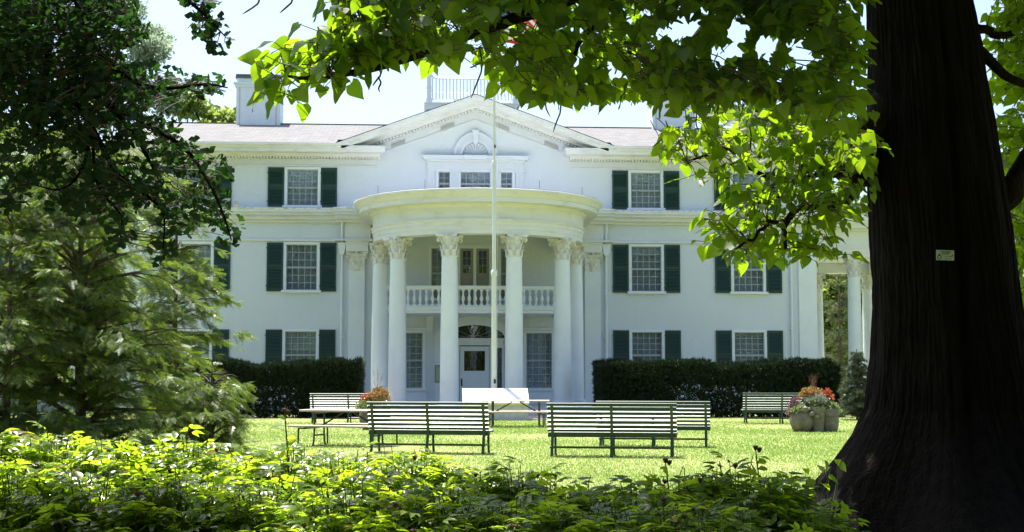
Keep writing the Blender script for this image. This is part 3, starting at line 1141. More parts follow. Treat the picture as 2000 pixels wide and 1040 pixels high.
def capital(r, h, square=False):
    """local z = 0 at the foot of the capital"""
    m = MB()
    bell = [(r * 1.0, 0.0), (r * 1.0, h * 0.45), (r * 1.04, h * 0.7), (r * 1.28, h * 0.88), (r * 1.3, h * 0.9)]
    if square:
        for i in range(4):
            (a, z0), (b, z1) = bell[i], bell[i + 1]
            m.add([(sx * a, sy * a, z0) for sx, sy in ((-1, -1), (1, -1), (1, 1), (-1, 1))] + [(sx * b, sy * b, z1) for sx, sy in ((-1, -1), (1, -1), (1, 1), (-1, 1))],
                  [(0, 1, 5, 4), (1, 2, 6, 5), (2, 3, 7, 6), (3, 0, 4, 7)])
    else:
        m.lathe(bell, 20)
    m.lathe([(r * 1.0, -0.03), (r * 1.12, -0.015), (r * 1.12, 0.015), (r * 1.0, 0.03)], 24)
    k = 1.06 if not square else 1.05
    for i in range(8):
        leaf_strip(m, i * PI / 4, r * 1.0 * k, 0.02, r * 1.1 * k, h * 0.36, r * 0.27, r * 0.26)
        leaf_strip(m, (i + 0.5) * PI / 4, r * 1.0 * k, h * 0.22, r * 1.08 * k, h * 0.56, r * 0.22, r * 0.24)
    for i in range(4):
        a = PI / 4 + i * PI / 2
        for off in (-0.07, 0.07):
            ca, sa = math.cos(a + off), math.sin(a + off)
            spiral(m, (r * 1.5 * ca, r * 1.5 * sa, h * 0.74), a, r * 0.30, r * 0.075, -1)
            m.tube([(r * 1.05 * ca, r * 1.05 * sa, h * 0.5), (r * 1.2 * ca, r * 1.2 * sa, h * 0.78), (r * 1.5 * ca, r * 1.5 * sa, h * 0.9)], [r * 0.06, r * 0.08, r * 0.08], 6)
        b = i * PI / 2
        for off in (-0.3, 0.3):
            spiral(m, (r * 1.2 * math.cos(b + off), r * 1.2 * math.sin(b + off), h * 0.74), b + PI / 2, r * 0.17, r * 0.05, -1 if off > 0 else 1)
        m.lathe([(0.0, -r * 0.17), (r * 0.15, -r * 0.1), (r * 0.19, 0), (r * 0.15, r * 0.12), (0.0, r * 0.17)], 8, (r * 1.36 * math.cos(b), r * 1.36 * math.sin(b), h * 0.94), close=False)
    # abacus with hollow sides
    out = []
    for i in range(4):
        a0 = -3 * PI / 4 + i * PI / 2
        a1 = a0 + PI / 2
        for t in np.linspace(0, 1, 9)[:-1]:
            p = (1 - t) * np.array([math.cos(a0), math.sin(a0)]) + t * np.array([math.cos(a1), math.sin(a1)])
            q = 1.98 * r * (1 - 0.28 * math.sin(PI * t))
            out.append(p * q / (1 if True else 1))
    n = len(out)
    for z0, z1, s0, s1 in ((h * 0.88, h * 0.93, 0.94, 1.0), (h * 0.93, h, 1.0, 1.03)):
        m.add([(p[0] * s0, p[1] * s0, z0) for p in out] + [(p[0] * s1, p[1] * s1, z1) for p in out],
              [tuple(reversed(range(n))), tuple(range(n, 2 * n))] + [(i, (i + 1) % n, (i + 1) % n + n, i + n) for i in range(n)])
    return m


def column(r0, r1, z0, z1, caph, name='column'):
    sh = MB()
    h = z1 - z0 - caph
    prof = [(r0 * 1.0, 0.22)]
    for i in range(11):
        t = i / 10
        prof.append((r0 + (r1 - r0) * (t ** 1.6), 0.22 + (h - 0.22) * t))
    sh.lathe(prof, 32)
    o = sh.build(name, M['trim'], None, smooth=40)
    c = capital(r1, caph).build('capital', M['capital'], o, smooth=35, loc=(0, 0, h))
    b = MB()
    b.box(-r0 * 1.42, r0 * 1.42, -r0 * 1.42, r0 * 1.42, 0, 0.09)
    b.lathe([(r0 * 1.36, 0.09), (r0 * 1.42, 0.12), (r0 * 1.36, 0.155), (r0 * 1.14, 0.165), (r0 * 1.14, 0.185), (r0 * 1.24, 0.2), (r0 * 1.22, 0.225), (r0 * 1.0, 0.235)], 28)
    b.build('base', M['trim'], o, smooth=35)
    return o


PC, PRR = -3.7, 3.77                                 # middle and radius of the column ring
col0 = column(0.335, 0.285, 0.3, 6.54, 0.78)
for i in range(6):
    a = PI + i * PI / 5
    o = col0 if i == 0 else clone(col0)
    o.parent = house
    o.location = (PRR * math.cos(a), PC + PRR * math.sin(a), 0.3)
    o.rotation_euler = (0, 0, a + PI / 2)
# flat pilasters where the portico meets the wall
pm = MB()
pm.box(-0.33, 0.33, -0.16, 0.02, 0.5, 5.78)
pm.box(-0.38, 0.38, -0.2, 0.02, 0.3, 0.5)
pl = pm.build('pilaster', M['trim'], house, loc=(-4.86, 0, 0))
cp = capital(0.32, 0.76, True)
cpo = cp.build('capital', M['capital'], pl, smooth=35, loc=(0, 0.16, 5.78))
clone(pl, house, (4.9, 0, 0))


# ------------------------------------------------------------------ portico ring
def u_path(Rr, n=48):
    p = [(-Rr, 0.0, -1, 0), (-Rr, PC, -1, 0)]
    for i in range(1, n):
        a = PI + PI * i / n
        p.append((Rr * math.cos(a), PC + Rr * math.sin(a), math.cos(a), math.sin(a)))
    return p + [(Rr, PC, 1, 0), (Rr, 0.0, 1, 0)]


en = MB()
RO = 4.04
en.sweep(u_path(RO), [(-0.62, 6.545), (0.0, 6.545), (0.0, 6.70), (0.025, 6.71), (0.025, 6.86), (0.05, 6.87), (0.05, 6.99), (0.11, 7.03), (0.11, 7.075), (0.04, 7.09),
                      (0.04, 7.5), (0.10, 7.54), (0.16, 7.6), (0.16, 7.64), (-0.62, 7.64)])
en.build('entablature', M['cornice'], house, smooth=30)
ce = MB()
ce.sweep(u_path(RO), [(-0.5, 7.642), (0.56, 7.642), (0.56, 7.80), (0.62, 7.83), (0.66, 7.90), (0.74, 7.98), (0.78, 8.02), (0.78, 8.08), (0.72, 8.10), (-0.5, 8.14)])
ceo = ce.build('portico_cornice', M['cornice'], house, smooth=30)
pr = MB()
pp = [(x + nx * 0.735, y + ny * 0.735) for x, y, nx, ny in u_path(RO)]
pr.add([(x, y, 8.112) for x, y in pp] + [(0, PC / 2, 8.24)], [(i, i + 1, len(pp)) for i in range(len(pp) - 1)])
pr.build('portico_roof', M['ledge'], house)
pcl = MB()
pp = [(x - nx * 0.6, y - ny * 0.6) for x, y, nx, ny in u_path(RO)]
pcl.add([(x, y, 7.3) for x, y in pp], [tuple(range(len(pp)))])
pcl.build('portico_ceiling', M['cornice'], house)
for a in (-150, -118, -62, -30):                     # thin lightning rods on the rim
    ln = MB()
    x, y = 4.4 * math.cos(R(a)), PC + 4.4 * math.sin(R(a))
    ln.tube([(x, y, 8.1), (x, y, 8.5)], 0.008, 5)
    ln.build('lightning_rod', M['black'], house)
# floor and steps of the porch
st = MB()
for rr, z0, z1 in ((4.75, 0.0, 0.16), (4.4, 0.16, 0.3)):
    pth = u_path(rr)
    n = len(pth)
    st.add([(x, y, z0) for x, y, _, _ in pth] + [(x, y, z1) for x, y, _, _ in pth],
           [tuple(range(n, 2 * n))] + [(i, i + 1, i + 1 + n, i + n) for i in range(n - 1)])
st.build('porch_step', M['concrete'], house)
# balcony set back behind the columns, its front bowing only a little
BX, BY, BS = 3.5, -3.75, 0.32


def shallow(n=30):
    Ra = (BX * BX + BS * BS) / (2 * BS)
    am = math.asin(BX / Ra)
    p = [(-BX, 0.0, -1, 0), (-BX, BY, -0.9, -0.5)]
    for i in range(1, n):
        a = -am + 2 * am * i / n
        p.append((Ra * math.sin(a), BY - BS + Ra - Ra * math.cos(a), math.sin(a), -math.cos(a)))
    return p + [(BX, BY, 0.9, -0.5), (BX, 0.0, 1, 0)]


bs = MB()
pth = shallow()
n = len(pth)
bs.sweep(pth, [(-0.3, 3.85), (0.04, 3.85), (0.04, 3.95), (0.09, 3.97), (0.12, 4.03), (0.12, 4.09), (-0.3, 4.09)])
bs.add([(x - nx * 0.28, y - ny * 0.28, z) for z in (3.89, 4.07) for x, y, nx, ny in pth], [tuple(range(n)), tuple(range(n, 2 * n))])
bs.sweep(pth, [(-0.1, 4.09), (0.06, 4.09), (0.06, 4.15), (-0.1, 4.15)])
bal = bs.build('balcony', M['trim'], house, smooth=30)
rl = MB()
rl.sweep(pth, [(-0.09, 4.76), (0.07, 4.76), (0.10, 4.81), (0.10, 4.9), (-0.12, 4.9), (-0.12, 4.81)])
rl.build('handrail', M['trim'], bal, smooth=30)
bm_ = MB()
bm_.box(-0.065, 0.065, -0.065, 0.065, 0, 0.055)
bm_.lathe([(0.045, 0.055), (0.05, 0.075), (0.03, 0.11), (0.05, 0.18), (0.075, 0.25), (0.058, 0.33), (0.028, 0.42), (0.045, 0.455), (0.028, 0.485), (0.045, 0.54), (0.045, 0.56)], 12)
bm_.box(-0.065, 0.065, -0.065, 0.065, 0.56, 0.615)
bmesh_ = bm_.mesh('baluster', M['trim'], smooth=35)
Ra = (BX * BX + BS * BS) / (2 * BS)
nb = 30
for i in range(nb):
    x = -BX + 0.1 + (2 * BX - 0.2) * i / (nb - 1)
    link('baluster', bmesh_, bal, (x, BY - BS + Ra - math.sqrt(Ra * Ra - x * x) + 0.02, 4.147))
for s in (-1, 1):
    for k in range(12):
        link('baluster', bmesh_, bal, (s * BX, -0.25 - k * 0.28, 4.147))

# ------------------------------------------------------------------ roof terrace, chimneys
wk = MB()
WY0, WY1 = 4.2, 7.4
wk.box(-1.98, 2.02, WY0, WY1, 12.6, 13.36, 1)
wk.box(-2.08, 2.12, WY0 - 0.08, WY1 + 0.08, 13.36, 13.62, 0)
wk.box(-2.14, 2.18, WY0 - 0.14, WY1 + 0.14, 13.62, 13.68, 0)
wko = wk.build('roof_terrace', [M['trim'], M['chimcap']], rfo)


def railing(p0, p1):
    m = MB()
    p0, p1 = np.array(p0), np.array(p1)
    d = p1 - p0
    Ln = np.linalg.norm(d)
    n = max(2, int(Ln / 0.155))
    zt = lambda t: 14.80 + 0.22 * max(0, 1 - min(t, 1 - t) * Ln / 0.38) ** 2
    top = [tuple(p0 + d * t) + (zt(t),) for t in np.linspace(0, 1, 40)]
    for i in range(len(top) - 1):
        m.tube([top[i], top[i + 1]], 0.045, 6)
    m.tube([tuple(p0) + (13.86,), tuple(p1) + (13.86,)], 0.035, 6)
    for i in range(1, n):
        q = p0 + d * i / n
        m.box(q[0] - 0.026, q[0] + 0.026, q[1] - 0.026, q[1] + 0.026, 13.86, zt(i / n))
    for t in (0.3, 0.7):
        q = p0 + d * t
        m.box(q[0] - 0.05, q[0] + 0.05, q[1] - 0.05, q[1] + 0.05, 13.68, 13.84)
    return m


cor = [(-1.92, WY0 + 0.06), (1.96, WY0 + 0.06), (1.96, WY1 - 0.06), (-1.92, WY1 - 0.06)]
for i in range(4):
    railing(cor[i], cor[(i + 1) % 4]).build('roof_railing', M['trim'], rfo)
for x, y in cor:
    p = MB()
    p.box(-0.1, 0.1, -0.1, 0.1, 13.68, 15.0)
    p.box(-0.14, 0.14, -0.14, 0.14, 13.68, 13.85)
    p.box(-0.14, 0.14, -0.14, 0.14, 15.0, 15.06)
    p.lathe([(0.12, 15.06), (0.05, 15.14), (0.04, 15.2), (0.1, 15.3), (0.11, 15.38), (0.09, 15.4), (0.0, 15.47)], 12)
    p.build('roof_post', M['trim'], rfo, loc=(x, y, 0))
for x in (-9.63, 9.33):
    c = MB()
    c.box(-0.98, 0.98, 0, 1.5, 11.5, 14.45)
    c.box(-1.04, 1.04, -0.06, 1.56, 14.45, 14.58)
    c.box(-1.1, 1.1, -0.12, 1.62, 14.58, 14.66)
    c.box(-0.96, 0.96, 0.02, 1.48, 14.66, 14.86)
    c.box(-0.86, -0.8, -0.012, 0.0, 12.4, 14.45, 2)
    c.box(0.78, 0.84, -0.012, 0.0, 12.4, 14.45, 2)
    k = c.build('chimney', [M['trim'], M['chimcap'], M['concrete']], rfo, loc=(x, 5.0, 0))
    t = MB()
    t.prism([(-1.03, 14.86), (1.03, 14.86), (1.0, 15.04), (-1.0, 15.04)], -0.04, 1.54)
    t.build('chimney_cap', M['chimcap'], k)

# ------------------------------------------------------------------ side porches
pcol = column(0.30, 0.26, 0.3, 6.5, 0.78, 'porch_column')
first = True
for sx in (-1, 1):
    cols = [(16.33, 1.0), (19.6, 1.0), (17.35, 10.0), (19.9, 10.0), (20.2, 4.2)]
    for x, y in cols:
        o = pcol if first else clone(pcol)
        first = False
        o.parent = house
        o.location = (sx * x, y, 0.3)
        o.rotation_euler = (0, 0, 0)
    e = MB()
    X0, X1 = sorted((sx * HW, sx * 20.7))

    def ring(o, z0, z1, inner=0.7):
        a, b = sorted((sx * (HW + 0.02), sx * (20.55 + o)))
        e.box(a, b, 0.65 - o, 1.35, z0, z1)
        e.box(a, b, 9.65, 10.35 + o, z0, z1)
        a, b = sorted((sx * 19.85, sx * (20.55 + o)))
        e.box(a, b, 1.35, 9.65, z0, z1)
    ring(0.0, 6.51, 6.7)
    ring(0.025, 6.7, 6.88)
    ring(0.07, 6.88, 6.96)
    ring(0.02, 6.96, 7.6)
    ring(0.15, 7.6, 7.72)
    ring(0.42, 7.72, 7.9)
    ring(0.5, 7.9, 8.02)
    ring(0.56, 8.02, 8.14)
    e.box(min(X0, X1) + 0.1, max(X0, X1) - 0.1, 0.9, 10.1, 8.15, 8.2)
    e.box(min(X0, X1) + 0.1, max(X0, X1) - 0.9, 1.36, 9.64, 7.0, 7.05)
    e.build('porch_entablature', M['cornice'], house)
    f = MB()
    a, b = sorted((sx * HW, sx * 20.9))
    f.box(a, b, 0.3, 10.7, 0.0, 0.3)
    f.build('porch_floor', M['concrete'], house)

# lit lamps that shine through two of the first floor windows
for x, dx, lab in ((-7.13, 0.25, 'lit table lamp behind the first floor window left of the portico'), (11.5, 0.1, 'lit table lamp behind the last first floor window on the porch side')):
    t = thing('table_lamp', lab, 'lamp', (x + dx, 0.55, 4.55))
    m = MB()
    m.lathe([(0.1, 0), (0.11, 0.03), (0.04, 0.08), (0.07, 0.2), (0.03, 0.36), (0.02, 0.85), (0.03, 1.17)], 14)
    m.build('lamp_base', M['gold'], t, smooth=40)
    m = MB()
    m.lathe([(0.012, 1.17), (0.045, 1.2), (0.055, 1.24), (0.04, 1.29), (0.01, 1.33)], 12)
    m.build('bulb', M['bulb'], t, smooth=60)
    m = MB()
    m.box(-0.3, 0.3, -0.2, 0.2, -0.06, 0.0)
    for a in (-0.27, 0.27):
        for b in (-0.17, 0.17):
            m.box(a - 0.02, a + 0.02, b - 0.02, b + 0.02, -0.74, -0.06)
    tb = m.build('side_table', M['twig'], None, loc=(x + dx, 0.55, 4.55))
    tag(tb, 'small dark table under the lit lamp %s' % ('left of the portico' if x < 0 else 'near the side porch'), 'table')

# notice in a dark frame beside the front door
nb_ = thing('notice_board', 'small notice in a thin dark frame hanging beside the front door', 'notice', (-1.47, -0.075, 1.2))
m = MB()
m.box(-0.14, 0.14, -0.012, 0.004, 0, 0.66)
m.build('sheet', M['paper'], nb_)
m = MB()
for a, b, c, d in ((-0.16, 0.16, -0.02, 0.0), (-0.16, 0.16, 0.66, 0.68), (-0.16, -0.14, 0.0, 0.66), (0.14, 0.16, 0.0, 0.66)):
    m.box(a, b, -0.03, 0.004, c, d)
m.build('frame', M['black'], nb_)


# ------------------------------------------------------------------ slatted benches (backs turned to the camera)
def make_bench(L_=2.36):
    """local: X along the bench, +Y towards the seat's front, back rest near Y = 0"""
    t = thing('garden_bench', 'bench', 'bench')
    lean = lambda z: 0.08 - (z - 0.44) * 0.26          # the back leans towards -Y
    for z in np.linspace(0.485, 0.885, 6):
        m = MB()
        y = lean(z)
        sec = [(-.025, -.031), (.018, -.031), (.024, .022), (.02, .031), (.010, .029), (-.02, .007), (-.025, 0)]
        k = len(sec)
        q = [(-L_ / 2, y + a, z + b) for a, b in sec] + [(L_ / 2, y + a, z + b) for a, b in sec]
        for i in range(k):
            j = (i + 1) % k
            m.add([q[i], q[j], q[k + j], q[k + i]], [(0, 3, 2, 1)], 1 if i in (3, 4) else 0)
        m.add(q[:k], [tuple(range(k))])
        m.add(q[k:], [tuple(reversed(range(k)))])
        m.build('back_slat', [M['bench'], M['slat_glare']], t)
    m = MB()
    y = lean(0.96)
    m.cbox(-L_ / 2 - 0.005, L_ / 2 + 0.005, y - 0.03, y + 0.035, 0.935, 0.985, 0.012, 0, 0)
    m.build('top_rail', [M['bench'], M['slat_glare']], t)
    for i, y in enumerate(np.linspace(0.1, 0.52, 7)):
        m = MB()
        z = 0.425 + (0.012 if i > 4 else -0.004 * math.sin(i * 0.7)) - (0.02 if i == 6 else 0)
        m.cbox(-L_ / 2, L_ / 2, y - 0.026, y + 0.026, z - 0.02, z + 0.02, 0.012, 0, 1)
        m.build('seat_slat', [M['bench'], M['slat_glare']], t)
    for k, x in enumerate((-L_ / 2 + 0.09, 0.0, L_ / 2 - 0.09)):
        m = MB()
        # back post that runs down into the rear leg
        pts = [(x, -0.09, 0.0), (x, -0.02, 0.2), (x, 0.045, 0.4), (x, lean(0.5) - 0.03, 0.5), (x, lean(0.95) - 0.03, 0.95)]
        for a, b in zip(pts[:-1], pts[1:]):
            w_ = 0.026
            v = [(a[0] + sx * w_, a[1] + sy * 0.016, a[2]) for sx, sy in ((-1, -1), (1, -1), (1, 1), (-1, 1))] + [(b[0] + sx * w_, b[1] + sy * 0.016, b[2]) for sx, sy in ((-1, -1), (1, -1), (1, 1), (-1, 1))]
            m.add(v, [(0, 1, 5, 4), (1, 2, 6, 5), (2, 3, 7, 6), (3, 0, 4, 7), (0, 3, 2, 1), (4, 5, 6, 7)])
        m.build('back_post', M['bench'], t)
        m = MB()
        pts = [(x, 0.50, 0.0), (x, 0.45, 0.22), (x, 0.47, 0.39)]
        m.tube(pts, 0.024, 6)
        m.build('front_leg', M['bench'], t)
        m = MB()
        m.box(x - 0.022, x + 0.022, 0.02, 0.53, 0.34, 0.403)
        m.build('seat_bearer', M['bench'], t)
        m = MB()
        m.tube([(x, -0.035, 0.165), (x, 0.46, 0.165)], 0.014, 6)
        m.build('foot_stretcher', M['bench'], t)
    m = MB()
    m.cbox(-L_ / 2 + 0.05, L_ / 2 - 0.05, -0.062, -0.032, 0.155, 0.195, 0.006)
    m.build('long_stretcher', [M['bench'], M['slat_glare']], t)
    m = MB()
    m.box(-L_ / 2, L_ / 2, 0.062, 0.088, 0.355, 0.428)
    m.build('seat_apron', M['bench'], t)
    return t


bench = make_bench()
BG = 'dark green slatted benches on the lawn'
for i, (x, y, rz, lab) in enumerate((
        (1.40, -31.30, -12.5, 'dark green slatted bench nearest to the tree trunk, seen from behind, overlapping another bench'),
        (-1.95, -30.0, -14, 'dark green slatted bench in front of the white map table, seen from behind'),
        (2.74, -27.85, -13, 'dark green slatted bench half hidden behind the nearest one, its end showing'),
        (-4.36, -14.1, -6, 'dark green slatted bench close to the hedge behind the picnic table with orange flowers'),
        (8.86, -15.05, -7, 'dark green slatted bench before the hedge, partly hidden by the stone planter'))):
    o = bench if i == 0 else clone(bench)
    o.location = (x, y, 0)
    o.rotation_euler = (0, 0, R(rz))
    o.scale = (1, 1, (1, 1, 0.965, 0.94, 0.96)[i])
    tag(o, lab, 'bench', BG)


# ------------------------------------------------------------------ picnic tables
def make_table(L_=1.95):
    t = thing('picnic_table', 'table', 'picnic table')
    for y in (-0.245, 0.0, 0.245):
        m = MB()
        m.cbox(-L_ / 2, L_ / 2, y - 0.118, y + 0.118, 0.72, 0.762, 0.008)
        m.build('top_plank', M['wood'], t)
    for s in (-1, 1):
        m = MB()
        m.cbox(-L_ / 2 - 0.05, L_ / 2 + 0.05, s * 0.66 - 0.13, s * 0.66 + 0.13, 0.41, 0.45, 0.008)
        m.build('seat_plank', M['wood'], t)
    for s in (-1, 1):
        x = s * (L_ / 2 - 0.30)
        for q in (-1, 1):
            m = MB()
            m.tube([(x, q * 0.31, 0.0), (x, q * 0.26, 0.1), (x, q * 0.24, 0.3), (x, q * 0.24, 0.70)], 0.021, 8)
            m.build('leg', M['iron'], t)
            m = MB()
            m.tube([(x + s * 0.14, q * 0.72, 0.0), (x + s * 0.14, q * 0.70, 0.38)], 0.02, 8)
            m.build('seat_leg', M['iron'], t)
        m = MB()
        m.tube([(x, -0.76, 0.385), (x, 0.76, 0.385)], 0.02, 8)
        m.tube([(x, -0.76, 0.385), (x + s * 0.14, -0.70, 0.385)], 0.018, 6)
        m.tube([(x, 0.76, 0.385), (x + s * 0.14, 0.70, 0.385)], 0.018, 6)
        m.tube([(x, -0.25, 0.22), (x, 0.25, 0.22)], 0.018, 8)
        m.tube([(x, -0.36, 0.70), (x, 0.36, 0.70)], 0.02, 8)
        m.build('cross_bar', M['iron'], t)
        m = MB()
        m.tube([(x, 0, 0.385), (s * 0.12, 0, 0.70)], 0.017, 8)
        m.build('brace', M['iron'], t)
    return t


pt = make_table()
for i, (x, y, rz, lab) in enumerate(((-3.62, -27.0, -21, 'weathered picnic table with attached seats, nearest, in front of the orange flower pot'),
                                     (0.62, -16.6, -7, 'weathered picnic table standing just in front of the white map table'))):
    o = pt if i == 0 else clone(pt)
    o.location = (x, y, 0)
    o.rotation_euler = (0, 0, R(rz))
    tag(o, lab, 'picnic table', 'picnic tables on the lawn')

# ------------------------------------------------------------------ map table, flag pole, flag
def gx0(px, Y):
    q = FW + RT * (px - 1000) / FPX
    return CAM[0] + q[0] * (Y - CAM[1]) / q[1]


sg_ = thing('map_table', 'white slanted map table on a pale concrete block at the foot of the flagpole', 'information board', (gx0(968, -11.0), -11.35, 0))
m = MB()
m.prism([(-1.06, 0), (1.06, 0), (1.06, 0.62), (-1.06, 0.62)], 0.1, 0.75)
m.box(-1.16, 1.16, 0.0, 0.85, 0.0, 0.06)
m.build('block', M['concrete'], sg_)
m = MB()
ra = Matrix.Rotation(R(30), 3, 'X')
m.box(-1.09, 1.09, -0.08, 0.82, 0.74, 0.82, 0, ra, (0, 0.37, 0.78))
m.build('slab', M['flagwhite'], sg_)
m = MB()
m.box(-1.03, 1.03, -0.03, 0.77, 0.822, 0.826, 0, ra, (0, 0.37, 0.78))
m.build('map_panel', M['map'], sg_)
m = MB()
for a, b, c, d in ((-1.0, 1.0, 0.70, 0.745), (-1.0, -0.955, 0.0, 0.70), (0.955, 1.0, 0.0, 0.70), (-0.3, 0.1, 0.63, 0.655), (0.3, 0.55, 0.63, 0.65)):
    m.box(a, b, c, d, 0.8275, 0.8305, 0, ra, (0, 0.37, 0.78))
m.build('map_border', M['blueink'], sg_)
m = MB()
c0 = Vector((0, 0.37, 0.78))
ring = []
for i in range(33):
    a = 2 * PI * i / 32
    ring.append(ra @ (Vector((-0.7 + 0.12 * math.cos(a), 0.60 + 0.09 * math.sin(a), 0.832)) - c0) + c0)
m.tube(ring, 0.009, 5)
m.build('oval_emblem', M['brick'], sg_)

PXY = (gx0(965, -10.0), -10.0)
fp = thing('flagpole', 'tall pale metal flagpole standing in front of the portico', 'flagpole', (PXY[0], PXY[1], 0))
m = MB()
m.tube([(0, 0, 0), (0, 0, 4.95)], [0.092, 0.082], 16)
m.build('lower_pole', M['pole'], fp, smooth=40)
m = MB()
m.tube([(0, 0, 4.9), (0, 0, 8.75)], [0.068, 0.062], 16)
m.tube([(0, 0, 8.7), (0, 0, 15.2)], [0.052, 0.04], 14)
m.build('upper_pole', M['pole'], fp, smooth=40)
m = MB()
m.lathe([(0.1, 4.85), (0.11, 4.88), (0.11, 5.0), (0.08, 5.05)], 16)
m.lathe([(0.075, 8.62), (0.08, 8.66), (0.08, 8.78), (0.055, 8.82)], 16)
m.lathe([(0.14, 0.0), (0.15, 0.04), (0.1, 0.1)], 16)
m.build('collar', M['pole'], fp, smooth=40)
m = MB()
m.lathe([(0.0, 15.2), (0.06, 15.22), (0.09, 15.29), (0.06, 15.36), (0.0, 15.38)], 14, close=False)
m.build('ball', M['gold'], fp, smooth=60)
m = MB()
m.tube([(0.1, -0.02, 1.0), (0.115, -0.03, 8.0), (0.08, -0.02, 15.0)], 0.006, 5)
m.build('halyard', M['flagwhite'], fp)
m = MB()
m.box(-0.01, 0.06, -0.12, -0.085, 1.2, 1.34)
m.box(0.0, 0.05, -0.075, -0.05, 9.25, 9.36)
m.build('cleat', M['black'], fp)
# the flag: hoist 1.5 m, thirteen stripes, a starred canton, folds from a light wind
FH, FL_ = 1.52, 2.5
nu, nv = 60, 39
fu, fv = np.meshgrid(np.linspace(0, 1, nu + 1), np.linspace(0, 1, nv + 1))
ph = fu * 13 + fv * 1.6
fx = 0.07 + fu * FL_ * 0.56 + 0.05 * np.sin(ph)
fy = 0.30 * fu ** 0.6 * np.sin(ph) - 0.5 * fu * 0.3
fz = 14.55 - fv * FH - 0.45 * fu ** 1.3 * (0.6 + 0.4 * fv) + 0.06 * np.sin(fu * 9 + fv * 3)
V = np.stack([fx + PXY[0], fy + PXY[1], fz], -1).reshape(-1, 3)
i = (np.arange(nv)[:, None] * (nu + 1) + np.arange(nu)[None])
F = np.stack([i, i + 1, i + nu + 2, i + nu + 1], -1).reshape(-1, 4)
stripe = (np.arange(nv) // 3)[:, None] * np.ones((1, nu), int)
mi = np.where(stripe % 2 == 0, 0, 1)
canton = (np.arange(nv)[:, None] < 21) & (np.arange(nu)[None] < 24)
mi = np.where(canton, 2, mi)
fo_ = thing('flag', 'red white and blue flag flying high on the pole behind leaves', 'flag', (0, 0, 0))
link('cloth', npmesh('cloth', V, F, [M['flagred'], M['flagwhite'], M['flagblue']], mi.ravel(), True), fo_)
sv, sf = [], []


def flag_pt(u, v, off):
    p = u * 13 + v * 1.6
    return np.array([0.07 + u * FL_ * 0.56 + 0.05 * math.sin(p) + PXY[0], 0.30 * u ** 0.6 * math.sin(p) - 0.15 * u + off + PXY[1],
                     14.55 - v * FH - 0.45 * u ** 1.3 * (0.6 + 0.4 * v) + 0.06 * math.sin(u * 9 + v * 3)])


for r in range(9):
    for c in range(6 if r % 2 == 0 else 5):
        u0, v0 = (0.4 / 12) * (2 * c + 1 + r % 2), (7 / 13 / 10) * (r + 1)
        o = len(sv)
        for k in range(10):
            a = PI / 2 + k * PI / 5
            q = (0.011 if k % 2 == 0 else 0.0045)
            sv.append(flag_pt(max(0.002, u0 + q * math.cos(a)), v0 - q * 1.65 * math.sin(a), -0.006))
        sf.append([o + k for k in range(10)])
m = MB()
m.add(sv, sf)
m.build('stars', M['flagwhite'], fo_)


# ------------------------------------------------------------------ foliage templates
T_LEAF = rows_template([(0.0, 0.24), (0.06, 0.36), (0.18, 0.42), (0.36, 0.39), (0.56, 0.28), (0.76, 0.15), (0.9, 0.06), (1.0, 0.0)], 0.10, 0.16)
T_LEAF[0][:, 2] += 0.035 * np.sin(T_LEAF[0][:, 1] * 9) * np.sign(T_LEAF[0][:, 0]) + 0.03 * np.sin(T_LEAF[0][:, 1] * 5 + 1)
T_LEAF[0][0:3, 1] -= np.array([0.10, 0.0, 0.10])
T_LEAF2 = rows_template([(0.0, 0.22), (0.2, 0.36), (0.55, 0.26), (1.0, 0.0)], 0.2, 0.25)
_g = [(0.0, 0.0, 0)]
for q in np.linspace(-62, 62, 9):
    rr = (0.78 if abs(q) < 3 else 1.0) * (1.0 + 0.05 * math.sin(q * 0.35))
    _g.append((rr * math.sin(R(q)), rr * math.cos(R(q)), 0.10 * abs(math.sin(R(q))) + 0.05 * math.sin(q * 0.2)))
T_FAN = (np.array(_g), np.array([(0, i, i + 1) for i in range(1, 9)]))


def leaflet_group(spec, rows, fold=0.2, curl=0.3):
    """several leaflets on one stalk: spec holds (x, y, angle, size, tilt)"""
    bv, bf = rows_template(rows, fold, curl)
    parts = []
    for x, y, a, s, tz in spec:
        ca, sa = math.cos(a), math.sin(a)
        v = bv * s
        v = np.stack([v[:, 0] * ca + v[:, 1] * sa, -v[:, 0] * sa + v[:, 1] * ca, v[:, 2] + tz * v[:, 1]], 1) + np.array([x, y, 0])
        parts.append((v, bf))
    return join(parts)


LANCE = [(0.0, 0.03), (0.35, 0.22), (0.7, 0.15), (1.0, 0.0)]
T_PEONY = leaflet_group([(0, .5, 0, .55, -.1), (0.02, .48, .75, .46, 0.1), (-.02, .48, -.75, .46, 0.1),
                         (.12, .3, 1.0, .46, 0), (.1, .28, 1.7, .38, .1), (-.12, .3, -1.0, .46, 0), (-.1, .28, -1.7, .38, .1)], LANCE, 0.25, 0.35)


